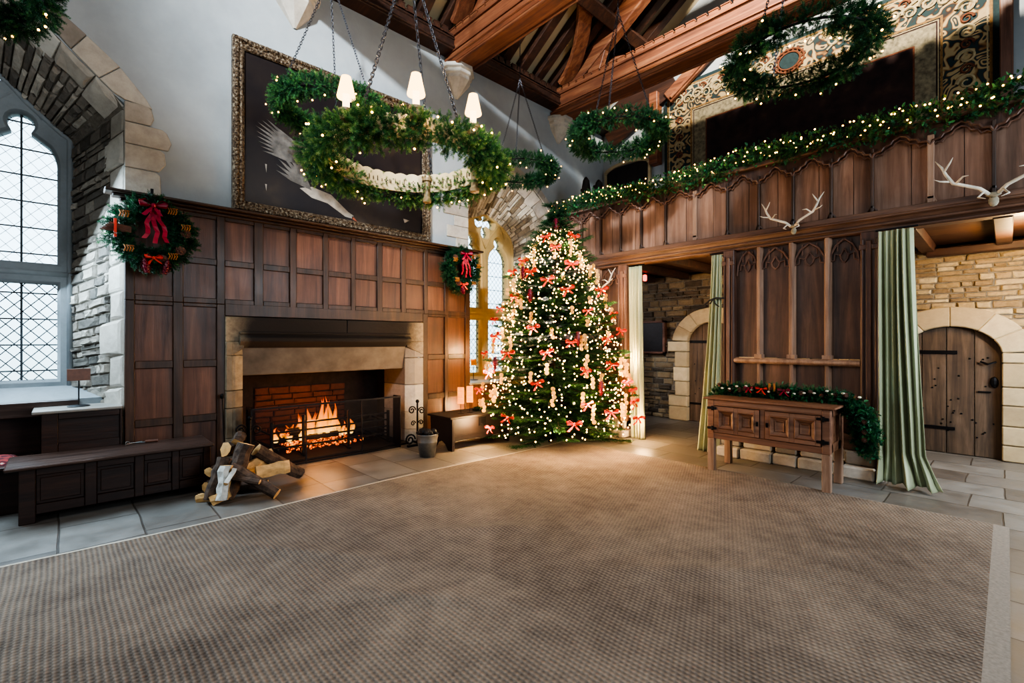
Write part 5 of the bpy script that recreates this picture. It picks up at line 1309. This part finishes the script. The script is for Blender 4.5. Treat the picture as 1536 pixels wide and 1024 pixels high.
def leafy(c0, pts, n, r, mat, seed, L=.09, tip=.3, base=.3, parent=None, nm='greenery'):
    rs = np.random.RandomState(seed); pts = np.array([tuple(p) for p in pts]); seg = np.linalg.norm(np.diff(pts, axis=0), axis=1); cum = np.concatenate([[0], np.cumsum(seg)])
    s_ = rs.uniform(0, cum[-1], n); P = np.stack([np.interp(s_, cum, pts[:, k]) for k in range(3)], 1); d = rs.normal(0, 1, (n, 3)); d /= np.linalg.norm(d, axis=1, keepdims=True)
    mb = MB(); put_sprigs(mb, P+d*(r*.3), d, L/.12*rs.uniform(.7, 1.2, n), np.clip(rs.normal(base, .13, n), 0, .7), tip)
    mb.scatter(LEAFV*1.1, LEAFF, dirs_to_R(rs.normal(0, 1, (n, 3)), rs.uniform(.7, 1.2, n)), P+d*r*rs.uniform(.4, 1., n)[:, None], np.clip(rs.normal(.35, .2, n), 0, 1))
    return mb.build(nm, M[mat], parent)
def cone_mesh(mb, c, r, h, axis=(0, 0, 1)):
    ax = Vector(axis).normalized(); x = ax.orthogonal().normalized(); y = ax.cross(x); c = Vector(c)
    for k in range(42):
        t = k/41; a = k*2.399; q = r*math.sin(PI*min(1, t*.85+.12)); o = (x*math.cos(a)+y*math.sin(a))
        p = c+ax*(h*(t-.5)); tp = p+o*q*1.15+ax*(h*.06); s_ = ax.cross(o)*r*.3
        mb.add([p+o*q*.3, p+o*q*.9+s_, tp, p+o*q*.9-s_], [(0, 1, 2, 3)])
    mb.tube([c-ax*h*.45, c, c+ax*h*.45], [r*.4, r*.6, r*.25], 6)
def bow(mb, c, s=.06, face=(0, -1, 0), seed=0):
    f = Vector(face).normalized(); x = f.cross(Vector((0, 0, 1))).normalized(); z = x.cross(f); c = Vector(c); rr = random.Random(seed)
    for sg_ in (-1, 1):                          # loops
        pts = [c, c+x*sg_*s*.6+z*s*.45+f*s*.2, c+x*sg_*s*1.05+z*s*.25+f*s*.25, c+x*sg_*s*.95-z*s*.1+f*s*.2, c+x*sg_*s*.45-z*s*.1+f*s*.15, c]
        for p, q in zip(pts, pts[1:]):
            w = f*s*.2+z*s*.05*rr.uniform(.5, 1); mb.add([p-w, q-w, q+w, p+w], [(0, 1, 2, 3)])
        a, e = c, c+x*sg_*s*rr.uniform(.45, .9)-z*s*rr.uniform(.8, 1.2)+f*s*.2; m_ = a.lerp(e, .5)+f*s*.2; w = x*s*.17
        mb.add([a-w*.4, a+w*.4, m_+w, m_-w, e+w+z*s*.1, e-w*1.1, e-z*0], [(0, 1, 2, 3), (3, 2, 4, 6), (3, 6, 5)])
        w2 = (x*.3+z*.9).normalized()*s*.24; L1 = c+x*sg_*s*.95+z*s*.2+f*s*.2; mb.add([c, L1+w2, L1+x*sg_*s*.12, L1-w2], [(0, 1, 2, 3)])
    mb.ball(c+f*s*.12, s*.22, 6)
# garland on the side chest
cg = thing('chest_garland', (-1.8, 5.85, .86), 'green garland with red bows and cones along the back of the oak side chest', 'garland')
gp_ = [V3(-2.5, 5.86, .78), V3(-2.42, 5.86, .9), V3(-1.8, 5.86, .93), V3(-1.25, 5.84, .92), V3(-1.08, 5.82, .86), V3(-1.03, 5.84, .7), V3(-1.02, 5.9, .5), V3(-.97, 5.92, .36)]
leafy(None, gp_, 1500, .1, 'leaf', 3, .085, parent=cg, base=.2)
leafy(None, [V3(-1.2, 5.84, .9), V3(-1.0, 5.84, .75), V3(-.95, 5.9, .5)], 520, .13, 'leaf', 4, .085, parent=cg, base=.25)
b = MB(); rr = random.Random(8)
for k in range(15):
    x_ = -2.4+k*.095+rr.uniform(-.03, .03); cone_mesh(b, (x_, 5.78, .93+rr.uniform(-.01, .05)), .026, .05, (rr.uniform(-1, 1), -1, .4))
for z in (.7, .6, .52): cone_mesh(b, (-.98, 5.76, z), .024, .05, (0, -1, -.3))
b.build('pine_cones', M['cone'], cg)['kind'] = 'stuff'
b = MB()
for k in range(16): b.ball((-2.4+k*.09+rr.uniform(-.03, .03), 5.77, .94+rr.uniform(-.01, .05)), .014, 6, sc=(1.3, 1, .8))
b.build('pale_shells', M['shell'], cg)['kind'] = 'stuff'
for k, (x_, s_) in enumerate(((-2.07, .05), (-1.93, .06), (-1.7, .06))): b = MB(); bow(b, (x_, 5.76, .96), s_, seed=k); b.build('red_bow', M['red' if k == 1 else 'crimson'], cg)
b = MB(); b.box(-1.86, -1.84, 5.76, 5.77, .95, 1.03).box(-1.81, -1.79, 5.76, 5.77, .94, 1.03); b.build('dried_bunch', M['orange'], cg)

# wall wreaths on brackets
def wall_wreath(c, R, lab, seed, ribbon, big):
    t = thing('wall_wreath', c, lab, 'wreath')
    ring_foliage(c, R, .085, 1100, .095, seed, .25, base=.12, plane='wall', parent=t, mat='fir_b')
    pts = [V3(c[0]+.04, c[1]+R*math.cos(a), c[2]+R*math.sin(a)) for a in np.linspace(0, 2*PI, 20)]
    leafy(None, pts, 260, .08, 'leaf', seed+1, .07, base=.1, parent=t, nm='leaves')
    F = (1, -.12 if big else -.5, 0); x = c[0]+.13
    b = MB(); bow(b, (x, c[1], c[2]+R*.95), .11 if big else .1, F, seed); b.build('ribbon_bow', M[ribbon], t)
    b = MB()
    for dy, l, ph in ((-.05, .30, 0), (.02, .34, 1), (.09, .32, 2)):
        for k in range(6):
            z0, z1 = c[2]+R*.85-l*k/6, c[2]+R*.85-l*(k+1)/6; y0_, y1_ = c[1]+dy*(.3+k/6)+.015*math.sin(k*1.7+ph), c[1]+dy*(.3+(k+1)/6)+.015*math.sin((k+1)*1.7+ph)
            b.add([(x-.02, y0_-.02, z0), (x-.02+.012*math.sin(k), y0_+.02, z0), (x-.02, y1_+.02, z1), (x-.01, y1_-.02, z1)], [(0, 1, 2, 3)])
    b.build('ribbon_tails', M[ribbon], t)
    b = MB(); bow(b, (x, c[1]+(0 if big else -.05), c[2]-R*.95), .07, F, seed+5); b.build('lower_bow', M['red'], t)
    rr = random.Random(seed)
    for k, a in enumerate((.3, 1.0, 2.6, 3.9, 5.3)):
        b = MB(); p = V3(c[0]+.12, c[1]+R*math.cos(a), c[2]+R*math.sin(a))
        for j in range(4): b.tube([p+V3(.01, -.03+.02*j, .03), p+V3(.03, -.02+.02*j, .0), p+V3(.01, -.03+.02*j, -.03)], .006, 5)
        b.lathe([(.001, 0), (.028, .002), (.028, .006), (.001, .008)], p+V3(.02, .02, .02), 10); b.build('orange_slices', M['orange'], t)
    for k in range(2 if big else 1):
        b = MB(); cone_mesh(b, (x, c[1]-.06+.16*k, c[2]-R-.07), .045, .15, (0, .2*(k*2-1), 1)); b.build('red_cone', M['darkred'], t)
    for k, a in enumerate((-.6, .1, 5.0) if big else (2.4, 4.2)):
        b = MB(); cone_mesh(b, (c[0]+.1, c[1]+R*math.cos(a), c[2]+R*math.sin(a)), .045, .08, (1, 0, .2)); b.build('brown_cone', M['cone'], t)
    if big:
        b = MB()
        for k in range(7): b.tube([V3(c[0]+.11+.01*(k % 2), c[1]-R-.13+.012*k, c[2]-.03+.012*k), V3(c[0]+.12, c[1]-R+.1, c[2]-.03+.008*k)], .007, 5)
        b.build('cinnamon_sticks', M['signwood'], t); b = MB(); b.box(c[0]+.1, c[0]+.14, c[1]-R-.03, c[1]-R-.01, c[2]-.09, c[2]+.08); b.build('stick_ribbon', M['red'], t)
    b = MB(); b.box(-6.1, c[0]+.02, c[1]-.015, c[1]+.015, c[2]+R+.02, c[2]+R+.04) ; b.box(c[0]-.01, c[0]+.02, c[1]-.012, c[1]+.012, c[2]+R-.05, c[2]+R+.18 if big else c[2]+R+.04); b.build('hanging_bracket', M['iron'], t)
wall_wreath((-5.93, .65, 2.58), .27, 'dark Christmas wreath with crimson bow on the panelling corner beside the left window', 31, 'crimson', True)
wall_wreath((-5.93, 4.54, 2.62), .25, 'smaller-looking wreath with red bow and orange slices on the panelling beside the far window', 37, 'crimson', False)

# ------------------------------------------------------------ Christmas tree
TX, TY = -4.8, 5.5
tr_ = thing('christmas_tree', (TX, TY, 0), 'tall fir Christmas tree covered with lights and red bows in the corner', 'Christmas tree')
b = MB(); b.tube([V3(TX, TY, .02), V3(TX, TY, 1.2), V3(TX+.01, TY, 2.6), V3(TX+.02, TY, 3.62)], [.055, .045, .022, .005], 10); b.build('trunk', M['bark'], tr_)
b = MB()
for k in range(4): a = k*PI/2+.4; b.obox(V3(TX, TY, .07), V3(TX+.3*math.cos(a), TY+.3*math.sin(a), .02), .04, .03)
b.lathe([(.08, .03), (.09, .16), (.07, .16)], (TX, TY, 0), 12); b.build('stand', M['iron'], tr_)
def trad(z):
    zs = [.15, .45, 1.0, 1.5, 2.0, 2.5, 3.0, 3.3, 3.7]; r_ = [1.02, 1.12, 1.06, .96, .82, .66, .42, .22, .04]
    return float(np.interp(z, zs, r_))
rr = random.Random(77); PP = []; DD = []; SS = []; BB = []; stem = MB(); tips = []
z = .3; k = 0
while z < 3.6:
    nb = 12 if z < 2.4 else 8
    for j in range(nb):
        a = 2*PI*j/nb+k*.7+rr.uniform(-.2, .2); L = trad(z)*rr.uniform(.82, 1.12); dr = (-.16 if z < 1.6 else .02 if z < 2.6 else .2)+rr.uniform(-.12, .12)
        o = Vector((math.cos(a), math.sin(a), 0)); s_ = V3(TX, TY, z+rr.uniform(-.11, .11)); zt = s_.z+dr*L
        wall = min(1, 1)
        pt_ = lambda t: s_+o*(L*t)+V3(0, 0, (zt-s_.z)*t-.10*L*math.sin(PI*t)*.6+.05*L*t*t)
        e = pt_(1)
        if e.x < -6.05 and abs(e.y-5.8) > .8: L *= (TX+6.02)/max(.01, TX-e.x)
        if e.y > 6.3: L *= (6.28-TY)/(e.y-TY)
        stem.tube([pt_(0), pt_(.5), pt_(1)], [.012, .008, .003], 4, cap=False); tips.append(pt_(1)); sd = Vector((-o.y, o.x, 0))
        m = max(5, int(L/.05))
        for i in range(m):
            t = .16+.84*(i+.5)/m; p = pt_(t); tl = .26*(1-t*.55)*min(1, L+.25)
            for s2 in (-1, 1):
                d_ = (o*.75+sd*s2*.8+V3(0, 0, rr.uniform(-.2, .1))).normalized(); ns = max(1, int(tl/.085))
                for q in range(ns):
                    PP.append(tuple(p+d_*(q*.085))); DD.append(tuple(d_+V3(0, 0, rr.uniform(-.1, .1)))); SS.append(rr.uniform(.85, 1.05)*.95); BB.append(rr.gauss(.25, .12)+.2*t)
            PP.append(tuple(p)); DD.append(tuple(o+V3(0, 0, -.05))); SS.append(.9); BB.append(rr.gauss(.25, .1)+.2*t)
    z += .125+.03*(z/3.6); k += 1
for q in range(2600):
    z_ = rr.uniform(.25, 3.15); a = rr.uniform(0, 2*PI); k_ = rr.uniform(.3, .88)*trad(z_); PP.append((TX+k_*math.cos(a), min(TY+k_*math.sin(a), 6.2), z_)); DD.append((math.cos(a)+rr.uniform(-.6, .6), math.sin(a)+rr.uniform(-.6, .6), rr.uniform(-.35, .25))); SS.append(rr.uniform(.9, 1.2)); BB.append(rr.gauss(.22, .1))
for q in range(8): PP.append((TX+.015, TY, 3.1+.07*q)); DD.append((rr.uniform(-.3, .3), rr.uniform(-.3, .3), 1)); SS.append(.8); BB.append(.3)
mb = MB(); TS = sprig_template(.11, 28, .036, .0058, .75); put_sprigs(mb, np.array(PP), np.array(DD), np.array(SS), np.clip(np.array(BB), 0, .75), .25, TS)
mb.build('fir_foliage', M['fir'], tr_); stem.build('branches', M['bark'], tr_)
# points on the outside of the tree, mostly towards the room
FACE = math.atan2(-TY, -TX)
def tpt(z, a, k=1.0): r_ = trad(z)*k; return V3(TX+r_*math.cos(a), min(TY+r_*math.sin(a), 6.25), z-.06)
fl_ = thing('fairy_light_string', (TX, TY, 1.8), 'warm white fairy lights wound round the Christmas tree', 'fairy lights')
pts = []; rr = random.Random(6)
for q in range(1900):
    t = q/1900; z = .18+3.05*(t**.85); a = q*2.399+rr.uniform(-.3, .3); da = ((a-FACE+PI) % (2*PI))-PI
    if abs(da) > 2.1: continue
    pts.append(tpt(z+rr.uniform(-.05, .05), a, rr.uniform(.72, 1.05)))
wire = pts[:]
random.Random(1).shuffle(pts); pts.sort(key=lambda p: p.length*0+rr.random()); bulbs(fl_, pts, .011, 'bulb_t')
b = MB(); w = []
for q in range(500): t = q/499; z = .2+3.2*t; a = FACE+2.1*math.sin(t*44); w.append(tpt(z, a, .93))
b.tube(w, .002, 3, cap=False); b.build('wire', M['fir'], fl_)
# ribbon bows
BOW = MB(); bow(BOW, (0, 0, 0), .08, (.64, -.76, 0), 3)
bp = None
BP = [(3.1, -.35), (3.12, .75), (2.92, 0), (2.65, .35), (2.55, -.5), (2.62, -1.3), (2.3, .95), (2.28, .2), (2.2, -.75), (2.05, -1.15), (1.98, .5), (1.75, -.3), (1.72, 1.25), (1.6, .75), (1.42, -.1), (1.38, -1.5), (1.4, -.65), (1.25, .75), (1.18, .35), (1.02, -.2), (1.0, 1.0), (.98, 1.65), (.85, -1.25), (.82, 1.6), (.75, .35), (.62, .65), (.55, -.55), (.5, .2), (.36, -.85), (1.9, -1.55), (2.42, -.15), (1.95, 1.1), (1.55, .2), (1.12, -.95), (.7, 1.15), (1.65, -1.0), (.45, 1.3), (2.75, -.9)]
for k, (z, a) in enumerate(BP):
    p = tpt(z, FACE+a, 1.1)
    if k == 0:
        o = BOW.build('ribbon_bow', M['red']); bp = o
    else: o = bp.copy(); C.objects.link(o)
    s_ = U(.9, 1.25); o.location = p; o.scale = (s_, s_, s_); o.rotation_euler = (U(-.25, .25), U(-.2, .2), a*.6+U(-.3, .3))
    tag(o, 'red ribbon bow tied on the lit Christmas tree', 'bow', 'red bows on the Christmas tree')
# dried citrus garlands hanging down the tree
SL_ = MB(); SL_.lathe([(.001, -.003), (.029, -.003), (.031, 0), (.029, .003), (.001, .003)], (0, 0, 0), 10)
for k in range(64):
    z = U(.6, 3.1); a = FACE+U(-1.6, 1.6); p = tpt(z, a, 1.06); n = random.randint(2, 5)
    t = thing('citrus_garland', p, 'hanging string of dried citrus slices on the lit Christmas tree', 'ornament', 'dried citrus strings on the Christmas tree')
    b = MB(); b.tube([V3(p.x, p.y, p.z), V3(p.x, p.y, p.z-n*.052)], .002, 4); b.build('thread', M['signwood'], t); first = None
    for q in range(n):
        if k == 0 and q == 0: so = D.objects.new('citrus_slice', None) if False else SL_.build('citrus_slice', M['citrus'], None); SL_o = so
        else: so = SL_o.copy(); C.objects.link(so)
        so.parent = t; so.location = (U(-.012, .012), U(-.012, .012), -.02-q*.052); so.rotation_euler = (PI/2+U(-.5, .5), U(-.4, .4), U(-.7, .7)+.7)
for k, (z, a) in enumerate(((2.55, -.75), (1.6, .3), (3.3, .02), (2.2, -.45), (1.25, -.9), (.95, .55))):
    p = tpt(z, FACE+a, 1.08); t = MB(); cone_mesh(t, p, .05, .2, (0, 0, -1))
    tag(t.build('cone_ornament', M['darkred']), 'dark red glittered pine cone hanging on the Christmas tree', 'ornament', 'red cones on the Christmas tree')
ob = None
for k in range(26):
    p = tpt(U(.5, 2.9), FACE+U(-1.5, 1.5), 1.05); t = MB(); t.lathe([(.001, -.02), (.014, -.012), (.018, 0), (.014, .012), (.001, .02)], p, 8)
    tag(t.build('glass_bauble', M['shell'], smooth=True), 'small pale glass drop on the Christmas tree', 'ornament', 'pale drops on the Christmas tree')

# rug
rg = thing('jute_rug', (-2.3, 2, 0), 'huge ribbed brown jute rug with a pale hem covering the stone floor', 'rug')
ph = [(U(-1, 1), U(-1, 1), U(0, 6)) for _ in range(10)]
def rz(x, y):
    e = min(x+4.6, -.0-x, 5.6-y); h = sum(math.sin(x*(1.2+i*.5)*p+y*(1.5+i*.45)*q+r)/(1+i*.5) for i, (p, q, r) in enumerate(ph))
    r_ = .004*max(0, h)*min(1, max(0, e)*3)
    for (cx, cy, dx, dy, w, l, a_) in ((-3.5, 1.2, .8, .6, .07, .6, .016), (-2.9, 2.4, .6, .8, .07, .5, .014), (-2.4, 1.5, .75, .66, .08, .5, .012), (-3.9, .5, .9, .4, .08, .5, .012), (-1.4, 3.0, .7, .7, .09, .6, .010)):
        u = (x-cx)*dx+(y-cy)*dy; v = -(x-cx)*dy+(y-cy)*dx; r_ += a_*math.exp(-(v/w)**2-(u/l)**2)
    return .008+r_
def edge(x0, t): return x0
def rugp(u, v, y0, x0, x1, y1):
    x = x0+(x1-x0)*u; y = y0+(y1-y0)*v
    x += .035*math.sin(y*1.7)*(1-u)*.9; y += .03*math.sin(x*2.1)*v
    return V3(x, y, rz(x, y))
MB().grid(lambda u, v: rugp(u, v, -2.5, -4.57, -.08, 5.52), 150, 250).build('weave', M['rug'], rg, smooth=True)
b = MB(); b.grid(lambda u, v: rugp(0, v, -2.5, -4.57, -.08, 5.52)+V3(-.035*(1-u), 0, -.003+.004*u), 2, 200); b.build('side_hem', M['hem_l'], rg, smooth=True)
b = MB()
b.grid(lambda u, v: rugp(1, v, -2.5, -4.57, -.08, 5.52)+V3(.09*u, 0, -.004*u), 2, 200)
b.grid(lambda u, v: rugp(u, 1, -2.5, -4.57, -.08, 5.52)+V3(.09*u*v*1.0, .03*v+.0, -.004*v), 200, 2)
b.build('hem', M['rughem'], rg, smooth=True)

# ============================================================ LIGHT, WORLD, CAMERA
def light(kind, name, loc, energy, col, size=.1, look=None, **kw):
    l = D.lights.new(name, kind); l.energy = energy; l.color = col
    if kind == 'AREA': l.size = size
    elif kind in ('POINT', 'SPOT'): l.shadow_soft_size = size
    for k, v in kw.items(): setattr(l, k, v)
    o = D.objects.new(name, l); C.objects.link(o); o.location = loc
    if look is not None: o.rotation_euler = (Vector(look)-Vector(loc)).to_track_quat('-Z', 'Y').to_euler()
    return o
warm = (1, .62, .28); cool = (.78, .9, 1)
light('SPOT', 'gable_window_light', (1.0, -3.6, 7.9), 8500, (.84, .93, 1), .22, (-6.1, 5.4, 5.2), spot_size=math.radians(48), spot_blend=.75)
light('AREA', 'gable_sky_light', (-1.0, -3.6, 6.0), 150, (.85, .93, 1), 2.0, (-3, 3, 0))  # unseen soft ambient fill added at the near end
light('SPOT', 'dormer_light', (-1.1, 4.95, 7.75), 3000, (1, .93, .8), .12, (-2.3, 8.6, 6.9), spot_size=math.radians(88), spot_blend=.35)  # added spot to brighten the tapestry top, no dormer exists here
light('AREA', 'right_fill_light', (3.6, 4.0, 3.2), 290, cool, 2.4, (-3.4, 3.6, .3))  # added soft fill, keeps the middle of the rug brighter than the foreground
light('AREA', 'far_window_light', (1.6, 7.0, 1.7), 90, cool, .8, (-1.5, 7.2, 0))
light('AREA', 'left_window_light', (-6.2, -.66, 2.6), 170, (.6, .82, 1), 1.6, (-3, .6, .4))
light('AREA', 'tree_window_light', (-6.4, 5.75, 2.4), 45, (.95, .95, 1), 1.0, (-5.6, 6.2, 2.4))
light('POINT', 'passage_lamp', (.15, 7.5, 2.45), 75, (1, .66, .3), .06)
light('POINT', 'passage_lamp_left', (-2.75, 7.5, 2.35), 26, (1, .66, .3), .05)
light('POINT', 'fire_light', (-6.35, 2.4, .5), 22, (1, .4, .1), .1)
light('POINT', 'fire_light_front', (-5.75, 2.4, .35), 6, (1, .45, .15), .15)
for k, (z, a, e) in enumerate(((.45, -.9, 9), (.45, .7, 9), (.45, 0, 7), (1.1, -.9, 9), (1.1, .9, 9), (1.3, 0, 8), (1.9, .6, 7), (1.9, -.8, 7), (2.5, 0, 6), (2.6, -1.4, 5), (2.2, 1.4, 6), (1.4, -1.7, 9), (1.3, 1.6, 8), (.8, -.45, 7), (.8, .4, 7), (1.6, -.4, 6), (2.9, .3, 4), (.5, -1.6, 7), (.4, 1.5, 9))):
    light('POINT', 'tree_glow', tpt(z, FACE+a, 1.2), e*3.0, warm, .02)
for k, dg in enumerate((-25, 17, 56)): light('POINT', 'candle_glow', cang(dg, .76, .42), 26, (1, .68, .34), .03)
for x in (-5.2, -4.2, -3.2, -2.0, -.8): light('POINT', 'garland_glow', (x, 6.15, 3.9), .6, warm, .02)

w = D.worlds.new('sky'); bpy.context.scene.world = w; w.use_nodes = True; t = w.node_tree; t.nodes.clear()
o = t.nodes.new('ShaderNodeOutputWorld'); bg = t.nodes.new('ShaderNodeBackground'); tc = t.nodes.new('ShaderNodeTexCoord'); sx = t.nodes.new('ShaderNodeSeparateXYZ')
r1 = t.nodes.new('ShaderNodeValToRGB'); r1.color_ramp.elements[0].position = .42; r1.color_ramp.elements[0].color = (.42, .52, .5, 1); r1.color_ramp.elements[1].position = .56; r1.color_ramp.elements[1].color = (.78, .9, 1, 1)
ma = t.nodes.new('ShaderNodeMath'); ma.operation = 'MULTIPLY_ADD'; ma.inputs[1].default_value = .5; ma.inputs[2].default_value = .5
mr = t.nodes.new('ShaderNodeMapRange'); mr.inputs[1].default_value = -.72; mr.inputs[2].default_value = -.5; mr.inputs[3].default_value = 3.6; mr.inputs[4].default_value = .22
L = t.links.new; L(tc.outputs['Generated'], sx.inputs[0]); L(sx.outputs[2], ma.inputs[0]); L(ma.outputs[0], r1.inputs[0]); L(r1.outputs[0], bg.inputs[0]); L(sx.outputs[0], mr.inputs[0]); L(mr.outputs[0], bg.inputs[1]); L(bg.outputs[0], o.inputs[0])

cam = D.cameras.new('camera'); cam.sensor_width = 36; cam.lens = 36*708/1536; cam.clip_start = .05; cam.clip_end = 200
co = D.objects.new('camera', cam); C.objects.link(co); co.location = (0, 0, 1.5); co.rotation_euler = (PI/2, 0, math.radians(46.4)); bpy.context.scene.camera = co
vs = bpy.context.scene.view_settings; vs.view_transform = 'AgX'; vs.look = 'AgX - High Contrast'; vs.exposure = .12
